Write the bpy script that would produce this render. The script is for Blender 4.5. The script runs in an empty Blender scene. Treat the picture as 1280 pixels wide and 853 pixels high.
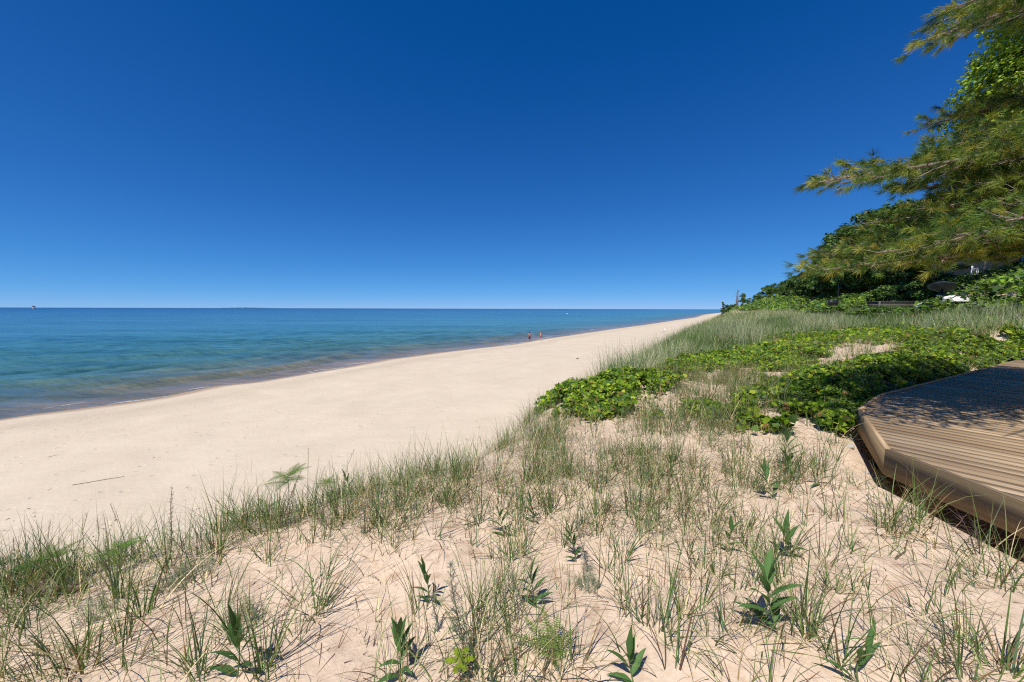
import bpy, math, random
import numpy as np
from mathutils import Vector, Matrix
rng = np.random.default_rng(7)
random.seed(7)
C = bpy.context.scene.collection
# ------------------------------------------------------------------ camera maths
PITCH, ROLL, FPX, EYE = math.radians(5.0), math.radians(0.16), 462.0, 5.5
def project(x, y, z):
    zz = z - EYE
    f = y*math.cos(PITCH) - zz*math.sin(PITCH)
    u_ = y*math.sin(PITCH) + zz*math.cos(PITCH)
    f = np.maximum(f, 1e-3)
    a, b = x/f, u_/f
    return 640 + FPX*a, 426.5 - FPX*(b - a*math.sin(ROLL))
def ray(u, v):
    a, b = (u-640)/FPX, (426.5-v)/FPX
    b = b + a*math.sin(ROLL) 
    return np.array([a, math.cos(PITCH)+b*math.sin(PITCH), -math.sin(PITCH)+b*math.cos(PITCH)])
def at_z(u, v, z):
    d = ray(u, v); t = (z-EYE)/d[2]
    return np.array([d[0]*t, d[1]*t, z])
def at_y(u, v, y):
    d = ray(u, v); t = y/d[1]
    return np.array([d[0]*t, y, EYE+d[2]*t])
# ------------------------------------------------------------------ noise
def _h(ix, iy, s):
    n = (ix.astype(np.int64)*374761393 + iy.astype(np.int64)*668265263 + s*1442695041) & 0x7fffffff
    n = ((n ^ (n >> 13))*1274126177) & 0x7fffffff
    return ((n ^ (n >> 16)) & 0xffff)/65535.0
def vnoise(x, y, s=0):
    x = np.asarray(x, float); y = np.asarray(y, float)
    ix, iy = np.floor(x), np.floor(y); fx, fy = x-ix, y-iy
    fx = fx*fx*(3-2*fx); fy = fy*fy*(3-2*fy)
    a = _h(ix, iy, s); b = _h(ix+1, iy, s); c = _h(ix, iy+1, s); d = _h(ix+1, iy+1, s)
    return (a*(1-fx)+b*fx)*(1-fy)+(c*(1-fx)+d*fx)*fy
def fbm(x, y, o=3, s=0):
    t = 0; a = 0.5
    for k in range(o):
        t = t + a*(vnoise(x*2**k, y*2**k, s+k)-0.5); a *= 0.5
    return t*2
def sstep(a, b, x):
    t = np.clip((x-a)/(b-a), 0, 1); return t*t*(3-2*t)
# ------------------------------------------------------------------ terrain
shore_px = [(0,525),(50,517.5),(135,507),(200,497.5),(250,487),(270,483),(320,478),(380,468),(430,460),(480,450),(550,441),(640,430.8),(662,427),(697,421.6),(741.6,415),(782,409.5),(812.7,405.4),(843,400.7),(867.5,397.3),(879.7,393.6),(900,391.2)]
shore = [at_z(u, v, 0)[:2] for u, v in shore_px]
shore = [np.array([-95., -30.]), np.array([-48., -2.])] + shore + [np.array([600., 950.]), np.array([1500., 2300.]), np.array([9000., 9000.])]
edge_px = [(0,712),(150,688),(300,645),(450,606),(600,572),(672,530),(700,502),(760,475),(830,440),(870,412),(900,398)]
edge = [at_z(u, v, 3.55)[:2] for u, v in edge_px]
edge = [np.array([-60., -30.]), np.array([-12., 0.2])] + edge + [np.array([150., 245.]), np.array([640., 850.]), np.array([9000., 8700.])]
def sdist(pts, x, y):
    """signed distance to a polyline, positive on its right hand side; also distance along"""
    best = np.full(x.shape, 1e18); sg = np.zeros(x.shape); al = np.zeros(x.shape); acc = 0.
    for a, b in zip(pts[:-1], pts[1:]):
        d = b-a; L2 = d@d; L = math.sqrt(L2)
        t = np.clip(((x-a[0])*d[0]+(y-a[1])*d[1])/L2, 0, 1)
        px, py = x-a[0]-t*d[0], y-a[1]-t*d[1]
        q = px*px+py*py
        cr = d[1]*px - d[0]*py
        m = q < best-1e-9
        best = np.where(m, q, best); sg = np.where(m, np.sign(cr), sg); al = np.where(m, acc+t*L, al)
        acc += L
    return np.sqrt(best)*np.where(sg == 0, 1, sg), al
DECKC = [np.array(p) for p in [(4.66,4.89),(5.82,5.78),(15.6,10.95),(15.7,10.4),(4.8,-1.2),(3.5,-1.2),(3.60,3.46)]]
def height(x, y, full=False):
    x = np.asarray(x, float); y = np.asarray(y, float)
    S, al = sdist(shore, x, y)
    s, _ = sdist(edge, x, y)
    R = np.hypot(x, y)
    cusp = 0.06*np.sin(al/3.1)+0.05*np.sin(al/7.3+1)
    beach = np.interp(S, [-60, -25, -8, 0, 3.0, 5.0, 9, 25, 60], [-4, -1.6, -.5, 0, .34, .44, .47, 1.05, 1.5])
    beach = beach + cusp*sstep(0, 3, S)*sstep(12, 5, S) + 0.05*fbm(x*.35, y*.35, 3, 5)*sstep(3, 9, S)
    s2 = s + sstep(50, 170, y)*15
    zd = np.interp(s2, [-3, 0, 1.5, 5, 10, 14, 18, 22, 30, 45, 70, 120, 400], [3.3, 3.5, 3.68, 3.98, 4.5, 5.08, 5.95, 7.6, 10.5, 16, 24, 30, 34])
    near = sstep(14, 6, R)
    zd = zd + 0.16*fbm(x*.55, y*.55, 3, 11)*sstep(-2, 2, s) + 0.05*fbm(x*2.3, y*2.3, 2, 17)*near
    # the hummock the vines grow on and the hollow in front of it
    hx, hy = 1.6, 8.6
    zd = zd + 0.22*np.exp(-((x-hx)**2/2.2+(y-hy)**2/2.0)) - 0.10*np.exp(-((x-1.9)**2/2.5+(y-6.5)**2/.8))
    # sand lies lower under and against the deck
    dd = np.full(x.shape, -1e9)
    for a, b in zip(DECKC, DECKC[1:]+DECKC[:1]):
        t = (b-a)/np.linalg.norm(b-a); dd = np.maximum(dd, -t[1]*(x-a[0])+t[0]*(y-a[1]))
    zd = np.where(dd < 3, np.minimum(zd, 3.74+.50*np.maximum(dd, 0)-1.1*np.clip(-dd, 0, .45)+.04*np.sin(x*5+y*3)*sstep(0, .3, dd)), zd)
    k = sstep(-3.6, 0.4, s)
    z = beach*(1-k)+zd*k
    z = np.where(S < 0, beach, z)
    if full: return z, S, s, al
    return z
def hz(x, y): return float(height(np.array([float(x)]), np.array([float(y)]))[0])
_T = np.geomspace(1.2, 900, 5000)
def hit(u, v):
    d = ray(u, v); x, y, z = d[0]*_T, d[1]*_T, EYE+d[2]*_T
    h = height(x, y); k = np.argmax(z < h)
    if k == 0: return None
    return np.array([x[k], y[k], h[k]])
# ------------------------------------------------------------------ object helpers
def meta(o, label=None, cat=None, group=None, kind=None):
    if label: o['label'] = label
    if cat: o['category'] = cat
    if group: o['group'] = group
    if kind: o['kind'] = kind
    return o
def empty(name, loc, rz=0.0):
    o = bpy.data.objects.new(name, None); C.objects.link(o)
    o.location = loc; o.rotation_euler = (0, 0, rz); o.empty_display_size = .1
    return o
def mesh_obj(name, V, Q=None, T=None, col=None, mat=None, parent=None, smooth=False, attrs=None, origin=None):
    V = np.asarray(V, np.float32).reshape(-1, 3)
    if origin is not None: V = V - np.asarray(origin, np.float32)
    me = bpy.data.meshes.new(name)
    nq = 0 if Q is None else len(Q); nt = 0 if T is None else len(T)
    loops = []
    if nq: loops.append(np.asarray(Q, np.int32).ravel())
    if nt: loops.append(np.asarray(T, np.int32).ravel())
    loops = np.concatenate(loops)
    me.vertices.add(len(V)); me.vertices.foreach_set('co', V.ravel())
    me.loops.add(len(loops)); me.loops.foreach_set('vertex_index', loops)
    me.polygons.add(nq+nt)
    starts = np.concatenate([np.arange(nq)*4, nq*4+np.arange(nt)*3]).astype(np.int32)
    me.polygons.foreach_set('loop_start', starts)
    if smooth: me.polygons.foreach_set('use_smooth', np.ones(nq+nt, bool))
    me.update(calc_edges=True)
    if col is not None:
        col = np.asarray(col, np.float32)
        if col.shape[1] == 3: col = np.hstack([col, np.ones((len(col), 1), np.float32)])
        a = me.color_attributes.new('col', 'FLOAT_COLOR', 'POINT'); a.data.foreach_set('color', col.ravel())
    for k, arr in (attrs or {}).items():
        a = me.attributes.new(k, 'FLOAT', 'POINT'); a.data.foreach_set('value', np.asarray(arr, np.float32))
    if mat: me.materials.append(mat)
    o = bpy.data.objects.new(name, me); C.objects.link(o)
    if origin is not None: o.location = origin
    if parent: o.parent = parent
    return o
class MB:
    """collects boxes and tubes for one mesh"""
    def __init__(s): s.V = []; s.Q = []; s.T = []; s.C = []; s.n = 0
    def add(s, V, Q=(), T=(), c=(1, 1, 1)):
        V = np.asarray(V, float).reshape(-1, 3)
        s.V.append(V); s.C.append(np.tile(np.asarray(c, float)[:3], (len(V), 1)) if np.ndim(c) == 1 else np.asarray(c, float))
        if len(Q): s.Q.append(np.asarray(Q, int)+s.n)
        if len(T): s.T.append(np.asarray(T, int)+s.n)
        s.n += len(V)
    def box(s, c, size, rz=0., M=None, col=(1, 1, 1)):
        sx, sy, sz = [k/2 for k in size]
        P = np.array([(x, y, z) for z in (-sz, sz) for x, y in ((-sx, -sy), (sx, -sy), (sx, sy), (-sx, sy))])
        if M is not None: P = P@np.array(M).T
        cr, sr = math.cos(rz), math.sin(rz)
        P = np.column_stack([P[:, 0]*cr-P[:, 1]*sr, P[:, 0]*sr+P[:, 1]*cr, P[:, 2]])+np.asarray(c)
        s.add(P, [(0, 3, 2, 1), (4, 5, 6, 7), (0, 1, 5, 4), (1, 2, 6, 5), (2, 3, 7, 6), (3, 0, 4, 7)], c=col)
    def tube(s, pts, rad, n=6, col=(1, 1, 1), cap=True):
        pts = np.asarray(pts, float); m = len(pts)
        rad = np.broadcast_to(np.asarray(rad, float), (m,))
        tan = np.gradient(pts, axis=0); tan /= np.linalg.norm(tan, axis=1)[:, None]+1e-9
        ref = np.array([0., 0, 1]) if abs(tan[0][2]) < .8 else np.array([1., 0, 0])
        a = np.cross(tan, ref); a /= np.linalg.norm(a, axis=1)[:, None]+1e-9
        b = np.cross(tan, a)
        th = np.arange(n)*2*math.pi/n
        V = pts[:, None]+rad[:, None, None]*(a[:, None]*np.cos(th)[None, :, None]+b[:, None]*np.sin(th)[None, :, None])
        i = np.arange(m-1)[:, None]*n; j = np.arange(n)[None]; j2 = (j+1) % n
        Q = np.stack([i+j, i+j2, i+n+j2, i+n+j], -1).reshape(-1, 4)
        V = V.reshape(-1, 3); T = []
        if cap:
            V = np.vstack([V, pts[0], pts[-1]])
            T = [(m*n, k2, k) for k, k2 in zip(range(n), list(range(1, n))+[0])]+[(m*n+1, (m-1)*n+k, (m-1)*n+k2) for k, k2 in zip(range(n), list(range(1, n))+[0])]
        s.add(V, Q, T, col)
    def build(s, name, mat, parent=None, smooth=False, origin=None):
        return mesh_obj(name, np.vstack(s.V), np.vstack(s.Q) if s.Q else None, np.vstack(s.T) if s.T else None, np.vstack(s.C), mat, parent, smooth, origin=origin)
# ------------------------------------------------------------------ materials
def new_mat(name):
    m = bpy.data.materials.new(name); m.use_nodes = True
    nt = m.node_tree; nt.nodes.clear()
    out = nt.nodes.new('ShaderNodeOutputMaterial')
    return m, nt, out
def N(nt, t, **k):
    n = nt.nodes.new(t)
    for a, b in k.items():
        if a in n.inputs: n.inputs[a].default_value = b
        else: setattr(n, a, b)
    return n
def ramp(nt, stops, interp='LINEAR'):
    r = nt.nodes.new('ShaderNodeValToRGB'); r.color_ramp.interpolation = interp
    e = r.color_ramp.elements
    while len(e) < len(stops): e.new(.5)
    for k, (p, c) in enumerate(stops): e[k].position = p; e[k].color = (*c, 1) if len(c) == 3 else c
    return r
def noise_node(nt, vec, scale, detail=3, rough=.55):
    n = N(nt, 'ShaderNodeTexNoise'); n.inputs['Scale'].default_value = scale; n.inputs['Detail'].default_value = detail; n.inputs['Roughness'].default_value = rough
    if vec is not None: nt.links.new(vec, n.inputs['Vector'])
    return n
def mixc(nt, a, b, f, mode='MIX'):
    m = nt.nodes.new('ShaderNodeMix'); m.data_type = 'RGBA'; m.blend_type = mode
    L = nt.links
    for s, v in (('A', a), ('B', b)):
        sock = [i for i in m.inputs if i.name == s and i.type == 'RGBA'][0]
        if hasattr(v, 'links') or isinstance(v, bpy.types.NodeSocket): L.new(v, sock)
        else: sock.default_value = (*v, 1)
    fs = [i for i in m.inputs if i.name == 'Factor' and i.type == 'VALUE'][0]
    if isinstance(f, bpy.types.NodeSocket): L.new(f, fs)
    else: fs.default_value = f
    return [o for o in m.outputs if o.type == 'RGBA'][0]
def math_node(nt, op, a, b=None, clamp=False):
    m = nt.nodes.new('ShaderNodeMath'); m.operation = op; m.use_clamp = clamp
    for k, v in enumerate((a, b)):
        if v is None: continue
        if isinstance(v, bpy.types.NodeSocket): nt.links.new(v, m.inputs[k])
        else: m.inputs[k].default_value = v
    return m.outputs[0]
def foliage_mat(name, rough=.5, trans=.3, spec=.35, tgain=(1.25, 1.3, .55)):
    m, nt, out = new_mat(name)
    a = N(nt, 'ShaderNodeAttribute', attribute_name='col')
    b = N(nt, 'ShaderNodeBsdfPrincipled', Roughness=rough)
    b.inputs['Specular IOR Level'].default_value = spec
    nt.links.new(a.outputs['Color'], b.inputs['Base Color'])
    if trans > 0:
        t = N(nt, 'ShaderNodeBsdfTranslucent')
        g = mixc(nt, a.outputs['Color'], tgain, 1.0, 'MULTIPLY')
        nt.links.new(g, t.inputs['Color'])
        mx = N(nt, 'ShaderNodeMixShader'); mx.inputs[0].default_value = trans
        nt.links.new(b.outputs[0], mx.inputs[1]); nt.links.new(t.outputs[0], mx.inputs[2])
        nt.links.new(mx.outputs[0], out.inputs['Surface'])
    else: nt.links.new(b.outputs[0], out.inputs['Surface'])
    return m
def plain_mat(name, c, rough=.6, metal=0., var=.15, scale=8., bump=0., spec=.4):
    m, nt, out = new_mat(name)
    tc = N(nt, 'ShaderNodeTexCoord')
    n = noise_node(nt, tc.outputs['Object'], scale, 4)
    lo = tuple(k*(1-var) for k in c); hi = tuple(min(1, k*(1+var)) for k in c)
    r = ramp(nt, [(.3, lo), (.7, hi)]); nt.links.new(n.outputs['Fac'], r.inputs[0])
    b = N(nt, 'ShaderNodeBsdfPrincipled', Roughness=rough, Metallic=metal)
    b.inputs['Specular IOR Level'].default_value = spec
    nt.links.new(r.outputs[0], b.inputs['Base Color'])
    if bump:
        bp = N(nt, 'ShaderNodeBump'); bp.inputs['Strength'].default_value = bump; bp.inputs['Distance'].default_value = .01
        nt.links.new(n.outputs['Fac'], bp.inputs['Height']); nt.links.new(bp.outputs[0], b.inputs['Normal'])
    nt.links.new(b.outputs[0], out.inputs['Surface'])
    return m
# sand
def sand_mat():
    m, nt, out = new_mat('sand'); L = nt.links
    tc = N(nt, 'ShaderNodeTexCoord'); P = tc.outputs['Object']
    S = N(nt, 'ShaderNodeAttribute', attribute_name='shore').outputs['Fac']
    s = N(nt, 'ShaderNodeAttribute', attribute_name='dune').outputs['Fac']
    big = noise_node(nt, P, .6, 4).outputs['Fac']
    mid = noise_node(nt, P, 9, 5, .6).outputs['Fac']
    fine = noise_node(nt, P, 420, 2, .6).outputs['Fac']
    beach = ramp(nt, [(.3, (.565, .475, .365)), (.7, (.625, .53, .41))]); L.new(big, beach.inputs[0])
    dune = ramp(nt, [(.35, (.57, .435, .318)), (.65, (.685, .54, .41))]); L.new(mid, dune.inputs[0])
    ds = math_node(nt, 'MULTIPLY_ADD', s, .5); ds = math_node(nt, 'ADD', math_node(nt, 'MULTIPLY', s, .45), .8, True)
    c = mixc(nt, beach.outputs[0], dune.outputs[0], ds)
    # grains
    g = ramp(nt, [(.32, (.68, .62, .58)), (.44, (1, 1, 1)), (.75, (1.08, 1.08, 1.08))]); L.new(fine, g.inputs[0])
    c = mixc(nt, c, g.outputs[0], .6, 'MULTIPLY')
    # reddish brown plant litter worked into the sand of the dune
    st = N(nt, 'ShaderNodeMapping'); st.inputs['Scale'].default_value = (1, 1, 1); L.new(P, st.inputs['Vector'])
    lit = noise_node(nt, st.outputs[0], 5.5, 8, .72).outputs['Fac']
    lr = ramp(nt, [(.54, (0, 0, 0)), (.66, (1, 1, 1))]); L.new(lit, lr.inputs[0])
    lf = math_node(nt, 'MULTIPLY', math_node(nt, 'MULTIPLY', lr.outputs[0], ds), .55)
    c = mixc(nt, c, (.33, .19, .12), lf)
    # debris line and wet sand by the water
    wn = math_node(nt, 'ADD', S, math_node(nt, 'MULTIPLY', math_node(nt, 'SUBTRACT', noise_node(nt, P, .35, 4).outputs['Fac'], .5), 1.6))
    wr = ramp(nt, [(.0, (1, 1, 1)), (.07, (1, 1, 1)), (.20, (0, 0, 0))]); L.new(math_node(nt, 'MULTIPLY', wn, .1), wr.inputs[0])
    c = mixc(nt, c, (.30, .215, .15), math_node(nt, 'MULTIPLY', wr.outputs[0], .85))
    dr = ramp(nt, [(.28, (0, 0, 0)), (.40, (1, 1, 1)), (.50, (.5, .5, .5)), (.62, (0, 0, 0))]); L.new(math_node(nt, 'MULTIPLY', wn, .085), dr.inputs[0])
    c = mixc(nt, c, (.40, .33, .24), math_node(nt, 'MULTIPLY', dr.outputs[0], .38))
    A2 = N(nt, 'ShaderNodeCombineXYZ'); L.new(math_node(nt, 'MULTIPLY', S, .55), A2.inputs[0]); L.new(big, A2.inputs[1])
    bn = noise_node(nt, A2.outputs[0], 1.3, 5, .6).outputs['Fac']
    br = ramp(nt, [(.36, (.93, .91, .89)), (.5, (1, 1, 1)), (.7, (1.01, 1.01, 1.01))]); L.new(bn, br.inputs[0])
    c = mixc(nt, c, br.outputs[0], math_node(nt, 'SUBTRACT', 1.0, math_node(nt, 'MULTIPLY', S, .09), True), 'MULTIPLY')
    b = N(nt, 'ShaderNodeBsdfPrincipled', Roughness=.95); b.inputs['Specular IOR Level'].default_value = .15
    L.new(c, b.inputs['Base Color'])
    vo = N(nt, 'ShaderNodeTexVoronoi'); vo.inputs['Scale'].default_value = 1.7; L.new(P, vo.inputs['Vector'])
    pit = ramp(nt, [(.0, (0, 0, 0)), (.10, (.2, .2, .2)), (.17, (1, 1, 1))]); L.new(vo.outputs['Distance'], pit.inputs[0])
    h = math_node(nt, 'ADD', math_node(nt, 'MULTIPLY', mid, .026), math_node(nt, 'MULTIPLY', noise_node(nt, P, 2.2, 4).outputs['Fac'], .06))
    h = math_node(nt, 'ADD', h, math_node(nt, 'MULTIPLY', fine, .0012))
    h = math_node(nt, 'ADD', h, math_node(nt, 'MULTIPLY', noise_node(nt, P, 60, 3).outputs['Fac'], .008))
    h = math_node(nt, 'ADD', h, math_node(nt, 'MULTIPLY', pit.outputs[0], .05))
    bp = N(nt, 'ShaderNodeBump'); bp.inputs['Strength'].default_value = .55; bp.inputs['Distance'].default_value = 1.0
    L.new(h, bp.inputs['Height']); L.new(bp.outputs[0], b.inputs['Normal'])
    L.new(b.outputs[0], out.inputs['Surface'])
    return m
def water_mat():
    m, nt, out = new_mat('lake water'); L = nt.links
    tc = N(nt, 'ShaderNodeTexCoord'); P = tc.outputs['Object']
    S = N(nt, 'ShaderNodeAttribute', attribute_name='off').outputs['Fac']      # metres off the shore
    A = N(nt, 'ShaderNodeAttribute', attribute_name='along').outputs['Fac']
    cv = N(nt, 'ShaderNodeCombineXYZ'); L.new(S, cv.inputs[0]); L.new(A, cv.inputs[1])
    mp = N(nt, 'ShaderNodeMapping'); mp.inputs['Scale'].default_value = (.11, .018, 1); L.new(cv.outputs[0], mp.inputs['Vector'])
    bars = noise_node(nt, mp.outputs[0], 1.0, 4, .6).outputs['Fac']
    # log distance so both the shallows and the open lake get stops
    lg = math_node(nt, 'LOGARITHM', math_node(nt, 'ADD', S, 1.0), 10)
    lg = math_node(nt, 'ADD', lg, math_node(nt, 'MULTIPLY', math_node(nt, 'SUBTRACT', bars, .5), .22))
    d = math_node(nt, 'MULTIPLY', lg, .25)
    r = ramp(nt, [(.0, (.30, .21, .13)), (.11, (.22, .175, .12)), (.19, (.145, .15, .11)), (.24, (.105, .15, .125)), (.31, (.06, .155, .155)), (.36, (.06, .175, .185)), (.41, (.05, .175, .21)), (.50, (.04, .16, .225)), (.62, (.03, .125, .215)), (.78, (.006, .06, .16)), (.92, (.002, .02, .08))])
    L.new(d, r.inputs[0])
    b = N(nt, 'ShaderNodeBsdfPrincipled', Roughness=.20); b.inputs['IOR'].default_value = 1.33; b.inputs['Specular IOR Level'].default_value = .5
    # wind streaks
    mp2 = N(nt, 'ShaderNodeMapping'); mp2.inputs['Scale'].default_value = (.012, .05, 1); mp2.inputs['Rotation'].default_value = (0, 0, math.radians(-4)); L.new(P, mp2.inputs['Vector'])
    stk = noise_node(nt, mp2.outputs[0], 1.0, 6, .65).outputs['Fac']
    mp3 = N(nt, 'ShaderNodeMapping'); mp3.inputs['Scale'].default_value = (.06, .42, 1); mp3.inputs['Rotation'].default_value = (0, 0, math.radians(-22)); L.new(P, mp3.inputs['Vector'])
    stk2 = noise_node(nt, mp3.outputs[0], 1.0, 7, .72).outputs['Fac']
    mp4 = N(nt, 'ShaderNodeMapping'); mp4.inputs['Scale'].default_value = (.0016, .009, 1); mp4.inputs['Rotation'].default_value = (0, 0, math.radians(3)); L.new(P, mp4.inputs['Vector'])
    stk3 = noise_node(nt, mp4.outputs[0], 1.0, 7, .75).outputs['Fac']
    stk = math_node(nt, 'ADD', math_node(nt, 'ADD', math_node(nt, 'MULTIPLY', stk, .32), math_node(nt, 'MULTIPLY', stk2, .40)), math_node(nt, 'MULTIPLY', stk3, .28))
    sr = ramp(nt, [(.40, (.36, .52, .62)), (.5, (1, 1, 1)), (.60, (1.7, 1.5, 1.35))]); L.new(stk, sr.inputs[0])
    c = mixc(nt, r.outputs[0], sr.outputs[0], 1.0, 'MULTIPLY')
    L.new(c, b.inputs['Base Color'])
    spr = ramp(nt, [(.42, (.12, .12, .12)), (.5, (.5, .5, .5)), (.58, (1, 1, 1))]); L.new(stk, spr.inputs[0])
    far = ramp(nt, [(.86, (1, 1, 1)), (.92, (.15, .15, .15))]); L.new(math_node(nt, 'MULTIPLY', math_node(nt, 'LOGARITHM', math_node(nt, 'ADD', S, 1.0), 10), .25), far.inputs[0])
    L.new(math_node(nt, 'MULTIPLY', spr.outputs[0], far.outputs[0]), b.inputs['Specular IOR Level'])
    n1 = N(nt, 'ShaderNodeMapping'); n1.inputs['Scale'].default_value = (.55, 1.0, 1); n1.inputs['Rotation'].default_value = (0, 0, math.radians(20)); L.new(P, n1.inputs['Vector'])
    w1 = noise_node(nt, n1.outputs[0], 2.4, 5, .62).outputs['Fac']
    w2 = noise_node(nt, n1.outputs[0], .35, 4, .6).outputs['Fac']
    h = math_node(nt, 'ADD', math_node(nt, 'MULTIPLY', w1, .11), math_node(nt, 'MULTIPLY', w2, .8))
    bp = N(nt, 'ShaderNodeBump'); bp.inputs['Strength'].default_value = .75; bp.inputs['Distance'].default_value = 1.0
    L.new(h, bp.inputs['Height']); L.new(bp.outputs[0], b.inputs['Normal'])
    L.new(b.outputs[0], out.inputs['Surface'])
    return m
def wood_mat(name, ca, cb, cc, axis='X', stretch=14., spec=.12, stain=2.4):
    """weathered boards: grain runs along the mesh's own X axis (a 'gu','gv' attribute pair)"""
    m, nt, out = new_mat(name); L = nt.links
    gu = N(nt, 'ShaderNodeAttribute', attribute_name='gu').outputs['Fac']
    gv = N(nt, 'ShaderNodeAttribute', attribute_name='gv').outputs['Fac']
    rn = N(nt, 'ShaderNodeAttribute', attribute_name='rnd').outputs['Fac']
    cv = N(nt, 'ShaderNodeCombineXYZ'); L.new(math_node(nt, 'MULTIPLY', gu, .8), cv.inputs[0]); L.new(math_node(nt, 'MULTIPLY', gv, 17), cv.inputs[1]); L.new(math_node(nt, 'MULTIPLY', rn, 37), cv.inputs[2])
    g1 = noise_node(nt, cv.outputs[0], 1.0, 5, .65).outputs['Fac']
    cv2 = N(nt, 'ShaderNodeCombineXYZ'); L.new(math_node(nt, 'MULTIPLY', gu, 1.0), cv2.inputs[0]); L.new(math_node(nt, 'MULTIPLY', gv, 9), cv2.inputs[1]); L.new(math_node(nt, 'MULTIPLY', rn, 11), cv2.inputs[2])
    g2 = noise_node(nt, cv2.outputs[0], 1.2, 4, .6).outputs['Fac']
    r = ramp(nt, [(.28, ca), (.5, cb), (.72, cc)]); L.new(g1, r.inputs[0])
    c = mixc(nt, r.outputs[0], (.25, .17, .095), math_node(nt, 'MULTIPLY', math_node(nt, 'SUBTRACT', g2, .45, True), stain, True))
    v = ramp(nt, [(0, (.80, .77, .74)), (1, (1.16, 1.16, 1.17))]); L.new(rn, v.inputs[0])
    c = mixc(nt, c, v.outputs[0], 1.0, 'MULTIPLY')
    b = N(nt, 'ShaderNodeBsdfPrincipled', Roughness=.78); b.inputs['Specular IOR Level'].default_value = spec
    L.new(c, b.inputs['Base Color'])
    bp = N(nt, 'ShaderNodeBump'); bp.inputs['Strength'].default_value = .6; bp.inputs['Distance'].default_value = .006
    L.new(g1, bp.inputs['Height']); L.new(bp.outputs[0], b.inputs['Normal'])
    L.new(b.outputs[0], out.inputs['Surface'])
    return m
M_sand, M_water = sand_mat(), water_mat()
M_grass = foliage_mat('marram grass', .55, .22, .35)
M_leaf = foliage_mat('vine leaf', .5, .36, .22)
M_tree = foliage_mat('tree leaf', .5, .22, .35)
M_needle = foliage_mat('pine needle', .5, .25, .35, (1.2, 1.1, .6))
M_bark = plain_mat('grey bark', (.20, .165, .135), .9, 0, .45, 14, .6, .15)
M_stem = foliage_mat('stem', .6, 0, .3)
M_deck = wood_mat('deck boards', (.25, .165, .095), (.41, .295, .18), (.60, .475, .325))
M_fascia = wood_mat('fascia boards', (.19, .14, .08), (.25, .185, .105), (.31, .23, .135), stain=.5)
# ------------------------------------------------------------------ ground
def polar(r0, r1, nr, a0, a1, na):
    R = np.geomspace(r0, r1, nr); A = np.radians(np.linspace(a0, a1, na))
    rr, aa = np.meshgrid(R, A, indexing='ij')
    x, y = (rr*np.sin(aa)).ravel(), (rr*np.cos(aa)).ravel()
    i = np.arange(nr-1)[:, None]*na; j = np.arange(na-1)[None]
    Q = np.stack([i+j, i+j+1, i+na+j+1, i+na+j], -1).reshape(-1, 4)[:, ::-1]
    return x, y, Q
x, y, Q = polar(.25, 9500, 620, -180, 180, 721)
z, S_, s_, al_ = height(x, y, True)
mesh_obj('sand_ground', np.column_stack([x, y, z]), Q, mat=M_sand, smooth=True, attrs={'shore': S_, 'dune': s_})['kind'] = 'structure'
bpy.data.objects['sand_ground']['label'] = 'pale sand beach and low dune running along the lake'
# ------------------------------------------------------------------ lake
x, y, Q = polar(11, 16000, 760, -125, 62, 760)
S_, al_ = sdist(shore, x, y)
off = -S_
R = np.hypot(x, y)
amp = sstep(-1.0, 6, off)*sstep(140, 60, R)
wv = np.sin(off*2*math.pi/3.4 + 3.2*fbm(x*.06, y*.06, 2, 3)*math.pi + al_*.03)
wv2 = np.sin(off*2*math.pi/6.3 + 5*fbm(x*.04, y*.04, 2, 9)*math.pi)
z = 0.085*amp*(wv+.35*np.maximum(wv, 0)**2)*(0.5+vnoise(al_*.07, off*.3, 4)) + 0.09*amp*wv2 + .02*amp*fbm(x*.8, y*.8, 2, 6)
keep = (off > -3.0)
qk = keep[Q].all(axis=1)
used = np.zeros(len(x), bool); used[Q[qk].ravel()] = True
idx = np.cumsum(used)-1
mesh_obj('lake_water', np.column_stack([x, y, z])[used], idx[Q[qk]], mat=M_water, smooth=True, attrs={'off': np.maximum(off[used], 0), 'along': al_[used]})['kind'] = 'structure'
# foam at the lapping edge
def foam():
    mb = MB()
    segs = [(92, 505.2, .7, .03), (80, 506.9, .5, .035), (62, 509.8, .5, .018), (102, 503.8, .35, .02), (640, 430.2, 3.0, .25), (652, 428.5, 2.0, .25), (632, 431.5, 1.6, .2), (686, 421.8, 3.2, .42), (681, 423, 2, .3), (715, 418.0, 2.5, .25), (740, 412.3, 2.8, .6), (815, 403.6, 3.2, .7), (818, 404.4, 3.0, .5)]
    rf = random.Random(3)
    for k in range(9):
        u_ = rf.uniform(5, 620); v_ = float(np.interp(u_, [p[0] for p in shore_px], [p[1] for p in shore_px]))-rf.uniform(.5, 2.2)
        segs.append((u_, v_, rf.uniform(.3, 1.3)*(1+u_/300), rf.uniform(.015, .04)*(1+u_/120)))
    for u, v, ln, w in segs:
        p = at_z(u, v, .05)[:2]
        S, al = sdist(shore, np.array([p[0]]), np.array([p[1]]))
        d0 = np.array([.55, .83])
        e = p + d0*.5
        n = 16
        L_, R_ = [], []
        for k in range(n+1):
            t = k/n; q = p+d0*(t-.5)*ln; hw = w*math.sin(math.pi*min(max(t, .02), .98))*(.5+random.random())*.5
            jit = (random.random()-.5)*.12
            nn = np.array([-d0[1], d0[0]])
            L_.append((*(q+nn*(hw+jit)), .055+.01*random.random())); R_.append((*(q-nn*(hw-jit)), .05+.01*random.random()))
        V = L_+R_
        mb.add(V, [(k, k+1, n+2+k, n+1+k) for k in range(n)])
    return mb
M_foam = plain_mat('foam', (.52, .52, .50), .8, 0, .1, 6)
meta(foam().build('shore_foam', M_foam), 'white foam where small waves lap the sand', 'foam', kind='stuff')
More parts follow.
